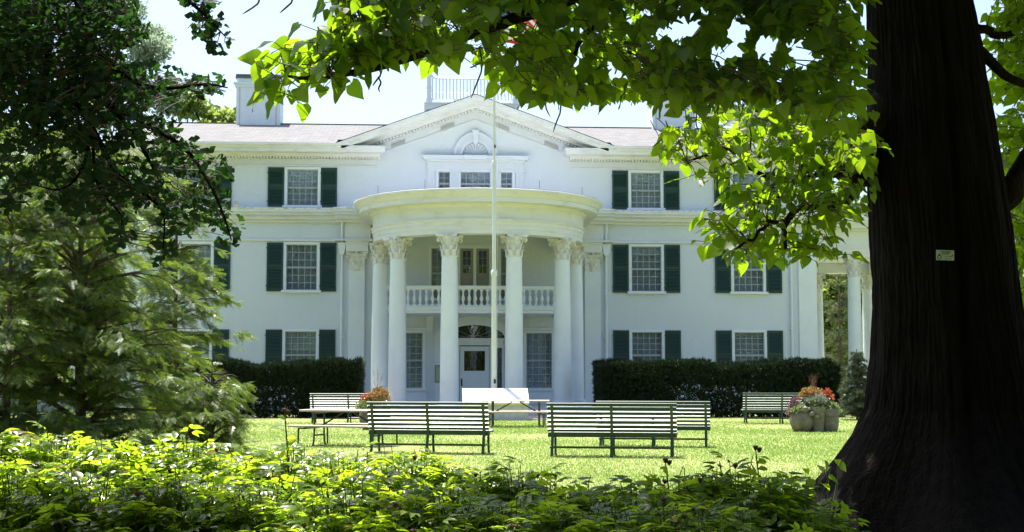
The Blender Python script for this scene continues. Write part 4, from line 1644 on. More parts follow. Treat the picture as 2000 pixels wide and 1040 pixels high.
def frond(n=9, w=0.30, droop=0.18):
    """a flat feathery conifer spray: side twigs with comb-like edges along a drooping axis"""
    v, f = [], []

    def quad(a, b, h):
        a, b = np.array(a), np.array(b)
        d = b - a
        s = np.array([-d[1], d[0], 0])
        s = s / (np.linalg.norm(s) + 1e-9) * h
        o = len(v)
        v.extend([a - s * 0.6, a + s * 0.6, b + s * 0.25, b - s * 0.25])
        f.append((o, o + 1, o + 2, o + 3))
    ax = lambda t: np.array([0, t, -droop * t * t])
    for i in range(n):
        t = 0.08 + 0.9 * i / n
        ln = w * (1 - 0.75 * t) * (0.75 + 0.5 * ((i * 37) % 10) / 10)
        for s in (-1, 1):
            b = ax(t)
            e = b + np.array([s * ln * 0.85, ln * 0.62, -0.3 * ln * ln * 2])
            quad(b, e, 0.030)
            for k in (0.35, 0.7):
                p = b + (e - b) * k
                quad(p, p + np.array([s * ln * 0.16, ln * 0.36, -0.02]), 0.022)
    quad(ax(0.0), ax(0.55), 0.012)
    quad(ax(0.5), ax(1.0), 0.03)
    return np.array(v), np.array(f)


T_FROND = frond()


def tuft(n=7, spread=0.55, w=0.07, ln=1.0, seed=3):
    r = np.random.default_rng(seed)
    v, f = [], []
    for i in range(n):
        a = 2 * PI * i / n + r.uniform(-.3, .3)
        d = unit(np.array([math.cos(a) * spread, 1.0, math.sin(a) * spread])) * ln * r.uniform(0.7, 1.0)
        s = unit(np.cross(d, r.normal(0, 1, 3))) * w
        o = len(v)
        b = d * 0.05
        v += [b - s, b + s, d]
        f.append((o, o + 1, o + 2))
    return np.array(v), np.array(f)


T_TUFT = tuft(8, 0.7, 0.085)
T_NEEDLE = tuft(12, 0.9, 0.035)
T_BUNCH = None


def bunch(n=6, seed=5):
    """a handful of small broad leaves"""
    r = np.random.default_rng(seed)
    parts = []
    bv, bf = rows_template([(0, 0.05), (0.45, 0.26), (1.0, 0.0)], 0.2, 0.2)
    for i in range(n):
        d = unit(r.normal(0, 1, 3) + np.array([0, 0, -0.25]))
        B = frames(d[None], np.array([[0.1, 0.2, 1.0]]))
        v, f = scatter(bv, bf, r.normal(0, 0.38, (1, 3)), B, r.uniform(0.45, 0.75))
        parts.append((v, f))
    return join(parts)


T_BUNCH = bunch()


def rand_dirs(n, up=0.0, spread=1.0):
    return unit(rng.normal(0, spread, (n, 3)) + np.array([0, 0, up]))


# ------------------------------------------------------------------ background trees
def crown_points(blobs, n):
    """points inside a set of (centre, radii) lumps, thinning towards each lump's middle, with ragged edges"""
    wts = np.array([b[1][0] * b[1][1] * b[1][2] for b in blobs]) ** 0.75
    k = rng.choice(len(blobs), n, p=wts / wts.sum())
    d = unit(rng.normal(0, 1, (n, 3)))
    r = rng.random(n) ** 0.42
    c = np.array([b[0] for b in blobs])[k]
    s = np.array([b[1] for b in blobs])[k]
    p = c + d * s * r[:, None]
    ns = vnoise(p * 0.9, 21) * 0.6 + vnoise(p * 2.1, 22) * 0.4
    keep = ns > 0.36
    return p[keep], d[keep]


def broad_tree(x, y, h, r, label, m='oakleaf', n=5200, leaf=0.5, low=0.25, tr=0.3, lumps=13, name='tree', group='trees round the mansion', seed=0):
    rs = np.random.default_rng(seed + 100)
    t = thing(name, label, 'tree', (x, y, 0), 0, group)
    tb = MB()
    sp = spline([(0, 0, -0.1), (rs.normal(0, .15), rs.normal(0, .15), h * 0.35), (rs.normal(0, .4), rs.normal(0, .4), h * 0.85)], 10)
    tb.tube(sp, list(np.linspace(tr, tr * 0.2, 10)), 10)
    blobs = []
    for i in range(lumps):
        u = i / (lumps - 1)
        z = h * (low + (0.9 - low) * u)
        prof = math.sin(PI * min(1, max(0.06, (z / h - low) / (1 - low) * 0.86 + 0.16))) ** 0.7
        a = i * 2.4 + rs.uniform(-.5, .5)
        q = r * prof * rs.uniform(0.35, 0.75)
        c = np.array([q * math.cos(a), q * math.sin(a), z])
        s = r * rs.uniform(0.34, 0.55) * (0.6 + 0.4 * prof)
        blobs.append((c, (s, s, s * rs.uniform(0.6, 0.85))))
        st = sp[min(9, int(9 * max(0.1, (z / h - 0.12)) / 0.85))]
        tb.tube(spline([st, st * 0.5 + c * 0.5 + np.array([0, 0, h * 0.02]), c], 6), list(np.linspace(tr * 0.35, tr * 0.06, 6)), 6)
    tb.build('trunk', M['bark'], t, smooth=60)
    p, d = crown_points(blobs, n)
    dirs = unit(d * 0.6 + rng.normal(0, 0.6, d.shape) + np.array([0, 0, -0.3]))
    v, f = scatter(*T_BUNCH, p, frames(dirs, rand_dirs(len(p), 1.2)), leaf * rng.uniform(0.7, 1.3, len(p)))
    link('crown', npmesh('crown', v, f, M[m]), t)
    return t


def gx(px, Y):
    """where the sight line to the photograph's column px meets the plane y = Y"""
    r = FW + RT * (px - 1000) / FPX
    return CAM[0] + r[0] * (Y - CAM[1]) / r[1]


TREES = [
    (262, 26, 26.0, 3.9, 'tall grey-green willow-like tree rising behind the left end of the mansion', 'willow', 9000, 0.36, 0.3),
    (402, 26, 19.6, 3.4, 'pale green round tree whose top shows beside the left chimney', 'limeleaf', 6000, 0.6, 0.3),
    (595, 30, 16.9, 3.2, 'small treetop just above the roof right of the left chimney', 'limeleaf', 3500, 0.6, 0.3),
    (60, -14, 8.6, 3.4, 'dark leafy tree with bare lower trunk behind the soft conifers', 'willow', 6500, 0.34, 0.42),
    (170, 4, 12.5, 4.2, 'mid green tree standing between the willow-like tree and the conifers', 'oakleaf', 7000, 0.42, 0.12),
    (-60, 12, 16.0, 5.5, 'large shaded tree at the far left edge behind the ginkgo', 'oakleaf', 8000, 0.5, 0.12),
    (300, 20, 10.0, 3.6, 'low green tree behind the end of the left side porch', 'limeleaf', 5000, 0.45, 0.1),
    (1612, 24, 9.2, 4.2, 'bright green tree seen under the side porch ceiling', 'limeleaf', 6000, 0.5, 0.3),
    (1668, 40, 15.5, 5.5, 'tall grey-green tree rising above the side porch roof', 'willow', 7000, 0.55, 0.2),
    (1735, 28, 8.0, 3.8, 'dark green tree between the last porch columns', 'oakleaf', 5200, 0.5, 0.1),
    (1850, 34, 13, 6.0, 'broad dark tree far behind the big trunk', 'oakleaf', 5000, 0.6, 0.1),
]
for i, (px, Y, h, r, lab, m_, n_, lf, low) in enumerate(TREES):
    broad_tree(gx(px, Y), Y, h, r, lab, m_, n_, lf, low, 0.2 + h * 0.012, seed=i)


# ------------------------------------------------------------------ conifers
def needle_tree(x, y, h, r, label, m, n, name, tmpl, size, bare=0.03, droop=0.2, whorls=26, group=None, trunk='twig', tr=0.12, ragged=0.35, seed=0, shape=0.9, up=1.0, per=7):
    """boughs leave the trunk in whorls; sprays are set along every bough and its side twigs"""
    rs = np.random.default_rng(500 + seed)
    t = thing(name, label, 'conifer', (x, y, 0), 0, group)
    tb = MB()
    bend = rs.normal(0, 0.02 * h, 2)
    tp = lambda z: np.array([bend[0] * math.sin(z / h * 3), bend[1] * math.sin(z / h * 2.5), z])
    tb.tube([tp(z) for z in np.linspace(-0.1, h, 14)], list(np.linspace(tr, 0.012, 14)), 8)
    P, D, S = [], [], []
    for i in range(whorls):
        z = h * (bare + (0.97 - bare) * (i + rs.uniform(-.35, .35)) / whorls)
        z = max(0.15, z)
        pr = (1 - z / h) ** shape
        for k in range(per):
            if rs.random() < 0.12:
                continue
            a = rs.uniform(0, 2 * PI)
            ln = max(0.18, r * pr * (1 - ragged * rs.random() ** 1.2) + 0.12)
            o = np.array([math.cos(a), math.sin(a), 0])
            b0 = tp(z)
            pts = spline([b0, b0 + o * ln * 0.5 + np.array([0, 0, ln * rs.uniform(0.0, 0.32) * up]), b0 + o * ln + np.array([0, 0, droop * ln * rs.uniform(-1.4, 0.9)])], 8)
            tb.tube(pts[:6], list(np.linspace(0.012 + 0.012 * ln, 0.005, 6)), 5, cap=False)
            nn = max(4, int(n * ln))
            u = 1 - rs.random(nn) ** 1.25 * 0.92
            ii = np.clip((u * 7).astype(int), 0, 6)
            w_ = (u * 7 - ii)[:, None]
            q = pts[ii] * (1 - w_) + pts[ii + 1] * w_
            side = np.array([-o[1], o[0], 0])
            sg = rs.choice([-1, 1], nn)[:, None]
            lat = (rs.random(nn)[:, None]) * 0.33 * ln * (1.15 - u[:, None])
            q = q + side * sg * lat - np.array([0, 0, 1]) * lat * 0.3
            d = unit(o * 0.8 + side * sg * rs.uniform(0.1, 1.0, (nn, 1)) + np.array([0, 0, -droop * 1.6]) + rs.normal(0, 0.34, (nn, 3)))
            P.append(q)
            D.append(d)
            S.append(size * rs.uniform(0.6, 1.25, nn))
    P, D, S = np.concatenate(P), np.concatenate(D), np.concatenate(S)
    if name == 'conifer':
        k = vnoise(P * np.array([1.7, 1.7, 2.6]) * 0.75 + seed * 7, 61) * 0.75 + vnoise(P * 4.5, 62) * 0.25 > 0.47
        P, D, S = P[k], D[k], S[k]
    tb.build('trunk', M[trunk], t, smooth=60)
    B = frames(D, unit(rng.normal(0, 0.5, (len(P), 3)) + np.array([0, 0, 1.0])))
    v, f = scatter(*tmpl, P, B, S)
    link('crown', npmesh('crown', v, f, M[m]), t)
    return t


CG = 'soft yellow-green conifers left of the lawn'
needle_tree(gx(170, -30.5), -30.5, 6.1, 3.5, 'broad soft conifer with drooping sunlit sprays reaching over the lawn', 'hemlock', 105, 'conifer', T_FROND, 0.20, 0.03, 0.24, 24, CG, tr=0.11, ragged=0.6, seed=1, shape=0.42, per=9)
needle_tree(gx(20, -32.0), -32.0, 4.7, 2.3, 'smaller soft conifer at the far left edge beside the broad one', 'hemlock', 105, 'conifer', T_FROND, 0.20, 0.03, 0.24, 18, CG, tr=0.09, ragged=0.55, seed=2, shape=0.6, per=8)
needle_tree(gx(345, -24.5), -24.5, 6.4, 1.85, 'slim pale conifer standing behind the broad one, close to the house', 'hemlock', 60, 'conifer', T_FROND, 0.25, 0.08, 0.2, 22, CG, tr=0.08, ragged=0.5, seed=3, shape=0.45, per=8)
needle_tree(gx(418, -29.5), -29.5, 1.75, 1.15, 'low spreading young conifer at the lawn edge below the broad one', 'hemlock', 34, 'conifer', T_FROND, 0.27, 0.02, 0.25, 10, CG, tr=0.05, ragged=0.45, seed=4, shape=0.5, per=8)
needle_tree(gx(1668, -11.6), -11.6, 2.35, 0.85, 'small blue spruce standing beside the stone planter', 'spruce', 100, 'spruce', T_NEEDLE, 0.13, 0.03, 0.06, 34, None, tr=0.045, ragged=0.6, seed=5, shape=0.85, per=4)
needle_tree(gx(1636, 16), 16, 7.6, 1.5, 'browned pine with tufted needles seen between the porch columns', 'pine', 9, 'pine', T_NEEDLE, 0.36, 0.1, -0.25, 13, None, tr=0.16, ragged=0.4, seed=6, shape=0.5, per=6)
needle_tree(gx(1998, 0), 0, 9.5, 3.2, 'blue-green spruce visible to the right of the big trunk', 'spruce', 14, 'spruce', T_NEEDLE, 0.45, 0.02, 0.1, 24, None, tr=0.16, ragged=0.35, seed=7, shape=0.8, per=7)


# ------------------------------------------------------------------ clipped yew hedges
def hedge(x0, x1, y0, y1, h, label, n):
    t = thing('yew_hedge', label, 'hedge', ((x0 + x1) / 2, (y0 + y1) / 2, 0), 0, 'dark yew hedges along the house front')
    w_, d_ = (x1 - x0) / 2, (y1 - y0) / 2
    q = rng.uniform(-1, 1, (n, 3))
    q[:, 2] = rng.random(n)
    # crowd towards the outside
    ax = rng.integers(0, 3, n)
    for a in range(2):
        sel = ax == a
        q[sel, a] = np.sign(q[sel, a]) * (1 - rng.random(sel.sum()) ** 2 * 0.6)
    sel = ax == 2
    q[sel, 2] = 1 - rng.random(sel.sum()) ** 2 * 0.4
    p = np.stack([q[:, 0] * w_, q[:, 1] * d_, q[:, 2] * h], 1)
    e = vnoise(np.stack([p[:, 0] * 1.1, p[:, 1] * 1.1, p[:, 2] * 1.1], 1), 31)
    p = p * (1 + (e[:, None] - 0.5) * np.array([0.03, 0.22, 0.10]))
    p[:, 2] += 0.24 * (vnoise(np.stack([p[:, 0] * 2.4, p[:, 1] * 2, p[:, 0] * 0], 1), 33) - 0.5) * q[:, 2]
    keep = vnoise(p * np.array([1.7, 1.7, 2.2]), 32) > np.where(p[:, 2] < 0.7 * h, 0.06, 0.05)
    p = p[keep]
    out = np.stack([q[keep, 0] * (np.abs(q[keep, 0]) > 0.9), q[keep, 1], (q[keep, 2] - 0.3) * 1.2], 1)
    d = unit(out + rng.normal(0, 0.55, p.shape) + np.array([0, 0, 0.35]))
    v, f = scatter(*T_TUFT, p, frames(d, rand_dirs(len(p))), rng.uniform(0.10, 0.22, len(p)))
    link('foliage', npmesh('foliage', v, f, M['yew']), t)
    b = MB()
    for i in range(int((x1 - x0) * 5)):
        x, y = rng.uniform(-w_, w_) * 0.96, rng.uniform(-d_, d_) * 0.6
        a = np.array([x, y, -0.05])
        e2 = np.array([x + rng.normal(0, 0.2), y + rng.normal(0, 0.3), h * rng.uniform(0.6, 0.95)])
        b.tube(spline([a, (a + e2) / 2 + rng.normal(0, 0.08, 3), e2], 5), [0.03, 0.026, 0.02, 0.013, 0.006], 5)
    b.build('stems', M['twig'], t)


hedge(-11.6, -4.3, -8.9, -6.4, 1.86, 'dark clipped yew hedge left of the portico, ending behind the green bench', 25000)
hedge(4.15, 12.6, -8.9, -6.4, 1.86, 'dark clipped yew hedge right of the portico, reaching to the small spruce', 29000)


# ------------------------------------------------------------------ stone planters and their flowers
def pot_profile(kind_, r, h):
    if kind_ == 'urn':
        return [(r * .62, 0), (r * .8, h * .1), (r * .98, h * .38), (r, h * .52), (r * .9, h * .76), (r * .74, h * .86), (r * .72, h * .9), (r * .95, h * .93), (r * .98, h), (r * .8, h), (r * .7, h * .86)]
    if kind_ == 'tall':
        return [(r * .72, 0), (r * .78, h * .3), (r * .9, h * .78), (r * 1.0, h * .8), (r * 1.0, h), (r * .82, h), (r * .76, h * .86)]
    if kind_ == 'band':
        return [(r * .78, 0), (r * .92, h * .2), (r * .97, h * .45), (r * .92, h * .68), (r * 1.02, h * .7), (r * 1.04, h * .86), (r * .98, h * .9), (r * .98, h), (r * .8, h), (r * .76, h * .86)]
    return [(r * .4, 0), (r * .75, h * .25), (r * .97, h * .7), (r * 1.04, h * .86), (r * 1.04, h), (r * .9, h), (r * .8, h * .8)]


def flowers(name, label, cat, loc, rx, ry, rz, m, n, size, group=None, tmpl=None, shape='dome', droop=0.0):
    t = thing(name, label, cat, loc, 0, group)
    a = unit(rng.normal(0, 1, (n, 3)))
    a[:, 2] = np.abs(a[:, 2])
    p = a * np.array([rx, ry, rz]) * (0.45 + 0.55 * rng.random((n, 1)) ** 0.5)
    d = unit(a + rng.normal(0, 0.5, a.shape) + np.array([0, 0, 0.3 - droop]))
    if droop:
        p[:, 2] -= droop * (p[:, 0] ** 2 / rx ** 2 + p[:, 1] ** 2 / ry ** 2) * rz
    v, f = scatter(*(tmpl or T_BUNCH), p, frames(d, rand_dirs(n, 0.8)), size * rng.uniform(0.6, 1.3, n))
    link('leaves', npmesh('leaves', v, f, M[m]), t)
    s = MB()
    for i in range(9):
        q = p[i]
        s.tube([(q[0] * 0.2, q[1] * 0.2, -0.06), tuple(q * 0.6), tuple(q)], [0.008, 0.006, 0.004], 4)
    s.build('stems', M['greenstem'], t)
    return t


def plume_grass(label, loc, h, n, group=None):
    t = thing('plume_grass', label, 'ornamental grass', loc, 0, group)
    P, D, S = [], [], []
    for i in range(n):
        a, ln = rng.uniform(0, 2 * PI), h * rng.uniform(0.6, 1.05)
        e = np.array([math.cos(a) * 0.22 * ln * rng.random(), math.sin(a) * 0.22 * ln * rng.random(), ln])
        for k in range(6):
            u = k / 6
            P.append(e * u + np.array([0, 0, 0]))
            D.append(unit(e + rng.normal(0, 0.06, 3)))
            S.append(ln / 5.0)
        for k in range(5):
            P.append(e * rng.uniform(0.82, 1.0))
            D.append(unit(e * 0.6 + rng.normal(0, 0.4, 3)))
            S.append(0.05)
    bl_ = rows_template([(0, 0.012), (0.5, 0.02), (1.0, 0.006)], 0.1, 0.02)
    v, f = scatter(*bl_, np.array(P), frames(np.array(D), rand_dirs(len(P))), np.array(S))
    link('blades', npmesh('blades', v, f, M['plume']), t)
    return t


FG = 'flowers growing in the stone planters'


def planter(x, y, s, side, full=True):
    t = thing('stone_planter', 'cluster of mossy stone pots overflowing with flowers beside the small spruce' if full else 'pale stone pot of orange flowers behind the picnic table', 'planter', (x, y, 0))
    spec = [('urn', -0.32, -0.06, 0.33, 0.60), ('tall', 0.06, -0.22, 0.20, 0.66), ('band', 0.40, -0.06, 0.27, 0.60), ('urn', -0.2, 0.36, 0.30, 0.58), ('band', 0.26, 0.36, 0.28, 0.58)] if full else \
        [('urn', -0.2, -0.1, 0.25, 0.58), ('band', 0.2, -0.08, 0.24, 0.56), ('tall', 0.0, 0.28, 0.22, 0.6)]
    for kd, px, py, r, h in spec:
        m = MB()
        m.lathe([(a * s, b * s) for a, b in pot_profile(kd, r, h)], 26)
        m.build('pot', M['stone'], t, smooth=38, loc=(px * s, py * s, 0))
    m = MB()
    m.lathe([(a * s, b * s) for a, b in pot_profile('bowl', 0.34 if full else 0.27, 0.24)], 28)
    m.build('bowl', M['stone'], t, smooth=38, loc=(0.06 * s, 0.05 * s, 0.62 * s))
    if full:
        m = MB()
        for a, b, c, rr in ((-0.14, -0.34, 0.47, 0.09), (-0.02, -0.38, 0.40, 0.07), (-0.30, -0.28, 0.58, 0.11)):
            m.lathe([(0.0, -rr * .8), (rr * .8, -rr * .5), (rr, 0), (rr * .8, rr * .5), (0, rr * .7)], 10, (a * s, b * s, c * s), close=False)
        m.build('stone_scroll', M['stone'], t, smooth=50)
    return t


PX, PY = 8.27, -20.45
planter(PX, PY, 1.0, 1)
flowers('flower_clump', 'orange and yellow flowers crowning the cluster of stone pots', 'flowers', (PX - 0.02, PY + 0.08, 0.92), 0.33, 0.28, 0.25, 'orange', 230, 0.09, FG)
flowers('flower_clump', 'bright red flowers spilling down at the spruce side of the cluster of pots', 'flowers', (PX + 0.36, PY + 0.0, 0.84), 0.17, 0.17, 0.26, 'red', 90, 0.09, FG)
flowers('silver_plant', 'silvery leaved plant hanging over the top bowl of the cluster', 'plant', (PX + 0.05, PY - 0.16, 0.80), 0.30, 0.22, 0.17, 'silver', 260, 0.07, FG)
flowers('purple_plant', 'dark purple trailing plant on the bench side of the cluster of pots', 'plant', (PX - 0.48, PY - 0.02, 0.62), 0.24, 0.24, 0.30, 'purple', 220, 0.085, FG, droop=0.75)
flowers('trailing_plant', 'pale green trailing plant in the round urn below the purple one', 'plant', (PX - 0.42, PY - 0.16, 0.58), 0.24, 0.2, 0.15, 'trail', 130, 0.09, FG, droop=0.3)
flowers('trailing_plant', 'green plant in the narrow tall pot at the middle of the cluster', 'plant', (PX + 0.06, PY - 0.22, 0.62), 0.22, 0.18, 0.14, 'trail', 120, 0.09, FG)
flowers('trailing_plant', 'white-edged plant foaming over the banded pot next to the spruce', 'plant', (PX + 0.42, PY - 0.08, 0.60), 0.26, 0.24, 0.22, 'trail', 210, 0.085, FG, droop=0.25)
plume_grass('reddish grass plumes standing above the cluster of stone pots', (PX + 0.06, PY + 0.16, 0.8), 0.7, 34)
QX, QY = gx(735, -17.0), -17.0
planter(QX, QY, 1.0, -1, False)
flowers('flower_clump', 'orange flowers above the bench back beside the portico column', 'flowers', (QX + 0.1, QY + 0.0, 0.80), 0.36, 0.28, 0.34, 'orange', 200, 0.10, FG)
flowers('flower_clump', 'reddish flowers at the end of the orange clump nearest the hedge', 'flowers', (QX - 0.28, QY - 0.02, 0.70), 0.20, 0.2, 0.26, 'red', 60, 0.09, FG)
flowers('trailing_plant', 'whitish trailing plant at the rim of the pot above the picnic table', 'plant', (QX - 0.3, QY - 0.2, 0.56), 0.26, 0.2, 0.2, 'trail', 170, 0.09, FG)
plume_grass('thin pinkish grass plumes above the orange flowers before the portico', (QX + 0.05, QY + 0.1, 0.75), 0.95, 16)


# ------------------------------------------------------------------ the big catalpa: trunk, limbs, crown, pods
TX, TY = 2.92, -43.3
cat_ = thing('catalpa_tree', 'huge old catalpa with dark furrowed trunk and leafy boughs hanging over the lawn', 'tree', (TX, TY, 0))


def trunk_mesh():
    nz, na = 240, 420
    zs = np.concatenate([np.linspace(-0.15, 1.3, 80), np.linspace(1.32, 6.4, nz - 80)])
    hs = np.array([-0.2, 0.0, 0.18, 0.43, 0.674, 0.92, 1.17, 1.66, 2.15, 2.64, 3.62, 4.6, 5.1, 5.8, 6.4])
    rl = np.array([2.0, 1.82, 1.58, 1.30, 1.09, 0.915, 0.78, 0.71, 0.655, 0.65, 0.615, 0.54, 0.50, 0.50, 0.50])
    cx = np.array([.12, .12, .12, .115, .113, .113, .113, .103, .088, .059, -.015, -.069, -.11, -.15, -.17])
    r = np.interp(zs, hs, rl)
    c = np.interp(zs, hs, cx)
    a = np.linspace(0, 2 * PI, na, endpoint=False)
    Z, A = np.meshgrid(zs, a, indexing='ij')
    Rr = r[:, None] * np.ones_like(A)
    sl = np.concatenate([[0], np.cumsum(np.hypot(np.diff(zs), np.diff(r)))])[:, None] * np.ones_like(A)
    # root buttresses grow towards the ground
    fl = np.clip((1.5 - Z) / 1.5, 0, 1) ** 1.6
    lob = 0.13 * np.cos(5 * A + 2.6) + 0.07 * np.cos(8 * A + 2.0) + 0.05 * np.cos(3 * A)
    Rr = Rr * (1 + fl * lob)
    # a deep seam that runs up the lit side, and slow swellings
    seam = np.exp(-((np.mod(A - (4.45 + 0.05 * Z) + PI, 2 * PI) - PI) / 0.06) ** 2)
    Rr = Rr - 0.06 * seam * np.clip(Z / 0.8, 0, 1)
    Rr = Rr * (1 + 0.03 * np.cos(2 * A + Z * 0.8) + 0.02 * np.cos(7 * A + 1.0))
    # plated, vertically furrowed bark
    X0, Y0 = np.cos(A), np.sin(A)
    w1 = vnoise(np.stack([X0 * 5 + Z * 0.25, Y0 * 5, Z * 0.7], -1), 41)
    p = np.stack([X0 * 19 + w1 * 2.4, Y0 * 19 + w1 * 2.4, sl * 1.1], -1)
    f = np.abs(vnoise(p, 42) - 0.5) * 2
    f2 = np.abs(vnoise(p * np.array([2.1, 2.1, 2.6]), 43) - 0.5) * 2
    Rr = Rr + 0.030 * np.minimum(f, 0.55) + 0.012 * f2
    V = np.stack([c[:, None] + Rr * X0, Rr * Y0, Z], -1).reshape(-1, 3)
    i = np.arange(nz - 1)[:, None] * na
    j = np.arange(na)[None]
    q = np.stack([i + j, i + (j + 1) % na, i + na + (j + 1) % na, i + na + j], -1).reshape(-1, 4)
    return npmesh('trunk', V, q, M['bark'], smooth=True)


link('trunk', trunk_mesh(), cat_)
T0 = np.array([TX, TY, 0.0])
# limbs as lines in the place: (points, radius at start, radius at end)
A = lambda x, y, d: at(x, y, d)
LIMBS = [
    # forks above the frame
    ([T0 + [0, 0, 5.6], T0 + [-0.9, 0.4, 7.4], T0 + [-2.2, 0.6, 9.6], T0 + [-3.0, 0.6, 12.0]], 0.36, 0.08),
    ([T0 + [0, 0, 5.8], T0 + [0.9, 0.6, 7.8], T0 + [2.2, 1.0, 10.2], T0 + [3.4, 1.2, 12.6]], 0.36, 0.08),
    ([T0 + [0, 0, 5.8], T0 + [0.1, -1.0, 8.0], T0 + [-0.4, -2.6, 10.0], T0 + [-0.8, -3.6, 12]], 0.32, 0.07),
    # long low bough that sweeps left over the lawn towards the viewer
    ([T0 + [-0.3, -0.2, 5.9], A(1480, -150, 11.8), A(1240, -60, 10.6), A(1060, 20, 9.8), A(900, 70, 9.2), A(760, 125, 8.8), A(640, 148, 8.5), A(560, 150, 8.4)], 0.085, 0.009),
    ([A(1240, -60, 10.6), A(1150, 60, 10.8), A(1090, 150, 11.0), A(1050, 200, 11.1)], 0.05, 0.01),
    ([T0 + [-0.3, 0.1, 5.7], A(1560, -80, 12.4), A(1430, 20, 12.1), A(1320, 110, 12.0), A(1250, 190, 12.0)], 0.11, 0.012),
    ([A(1560, -80, 12.4), A(1540, 40, 11.8), A(1500, 150, 11.4), A(1470, 230, 11.2)], 0.07, 0.012),
    # the cut-back stub and the low bough that grows from it
    ([T0 + [-0.25, 0.0, 4.75], A(1728, 205, 13.0), A(1698, 262, 12.95), A(1670, 318, 12.9), A(1648, 350, 12.85)], 0.17, 0.11),
    ([T0 + [-0.25, 0.0, 3.38], A(1705, 347, 13.0), A(1655, 346, 12.85)], 0.12, 0.09),
    ([A(1664, 345, 12.8), A(1664, 375, 12.5), A(1645, 398, 12.1), A(1590, 404, 11.6), A(1548, 412, 11.1), A(1535, 450, 11.0), A(1533, 490, 10.9)], 0.055, 0.014),
    ([A(1548, 412, 11.1), A(1535, 434, 11.0), A(1500, 436, 10.9), A(1470, 466, 10.8), A(1440, 480, 10.7)], 0.026, 0.010),
    ([A(1650, 335, 12.8), A(1560, 350, 11.9), A(1500, 345, 11.4), A(1455, 320, 11.3), A(1420, 290, 11.2), A(1340, 315, 11.1)], 0.03, 0.010),
    ([A(1560, 350, 11.6), A(1520, 385, 11.3), A(1480, 395, 11.2)], 0.018, 0.009),
    # right hand fork
    ([T0 + [0.5, 0, 3.1], A(1975, 375, 13.0), A(2020, 300, 13.1), A(2120, 160, 13.2), A(2220, 20, 13.2)], 0.17, 0.06),
    ([T0 + [0.5, 0.1, 4.7], A(1975, 155, 13.2), A(2060, 175, 13.5), A(2140, 220, 13.6)], 0.06, 0.02),
    ([T0 + [0.5, 0.1, 4.9], A(1960, 70, 13.4), A(2010, 45, 13.6), A(2080, 60, 13.8)], 0.05, 0.02),
]
LB = MB()
SK = []                                              # skeleton points that twigs can grow from
for pts, r0, r1 in LIMBS:
    pts = [np.asarray(p) - T0 for p in pts]
    sp = spline(pts, 22)
    # small kinks, as wood has
    kink = (rng.normal(0, 1, sp.shape)) * (0.010 + 0.02 * r1)
    kink[0] = 0
    sp = sp + kink
    LB.tube(sp, list(r0 + (r1 - r0) * np.linspace(0, 1, 22) ** 0.8), 9)
    SK.append(sp)
SKP = np.concatenate(SK)

P_TOP = [(700, -70), (655, 20), (672, 90), (700, 150), (760, 130), (850, 140), (900, 120), (965, 150), (1010, 205), (1090, 225), (1180, 215), (1260, 215), (1320, 232), (1500, 222), (1650, 280), (1668, 200), (1672, -70)]
P_TIP = [(515, 190), (525, 150), (570, 112), (640, 92), (690, 20), (780, 20), (780, 140), (700, 170), (690, 190), (620, 200), (560, 222), (520, 215)]
P_LOW = [(1285, 320), (1300, 270), (1400, 235), (1560, 240), (1700, 300), (1690, 350), (1660, 450), (1640, 480), (1652, 530), (1600, 548), (1520, 520), (1490, 560), (1430, 520), (1380, 500), (1360, 470), (1440, 400), (1400, 370), (1330, 370)]
P_RIGHT = [(1945, -60), (2050, -60), (2050, 640), (1990, 610), (1975, 430), (1950, 300)]
GAPS = [(1345, 62, 34, 24), (1440, 65, 26, 30), (1498, 92, 32, 34), (1560, 95, 36, 24), (1575, 120, 25, 18), (1262, 30, 22, 12), (1130, 15, 16, 12), (1690, 38, 14, 18), (1300, 70, 22, 16), (1130, 110, 12, 40), (1205, 150, 16, 14), (1420, 110, 50, 16),
        (1370, 20, 14, 10), (1195, 150, 12, 30), (880, 60, 10, 10), (1010, 35, 12, 14), (998, 90, 14, 24), (1037, 46, 24, 18), (988, 30, 14, 12), (1000, 60, 8, 10)]


def cat_clusters(poly, n, d0, d1, gaps=True, dens=None):
    q = sample_poly(poly, n)
    if gaps:
        q = q[:]
    d = d0 + (d1 - d0) * rng.random(len(q))
    return np.array([at(a, b - 300 / c, c) for (a, b), c in zip(q, d)]).reshape(-1, 3)


def dep_of(x):
    return np.interp(x, [500, 760, 1060, 1300, 1700], [8.4, 8.8, 9.8, 10.8, 11.8])


def cat_top(n):
    q = sample_poly(P_TOP, n)
    q = q[rng.random(len(q)) < 0.55 + 0.45 * np.clip((q[:, 0] - 650) / 400, 0, 1)]
    d = np.where(q[:, 0] > 1270, rng.uniform(8.8, 10.6, len(q)), dep_of(q[:, 0]) + rng.uniform(-0.9, 1.6, len(q)) * np.clip((q[:, 0] - 600) / 300, 0.2, 1))
    return np.array([at(a, b - 300 / c, c) for (a, b), c in zip(q, d)])


NEAR = np.concatenate([cat_top(1120), cat_clusters(P_TIP, 60, 8.2, 8.8, False), cat_clusters(P_LOW, 200, 10.7, 12.0, False), cat_clusters([(1380, 225), (1690, 225), (1695, 420), (1640, 330), (1420, 290)], 75, 12.0, 13.4, False), cat_clusters(P_RIGHT, 400, 13.2, 15.5, False)])
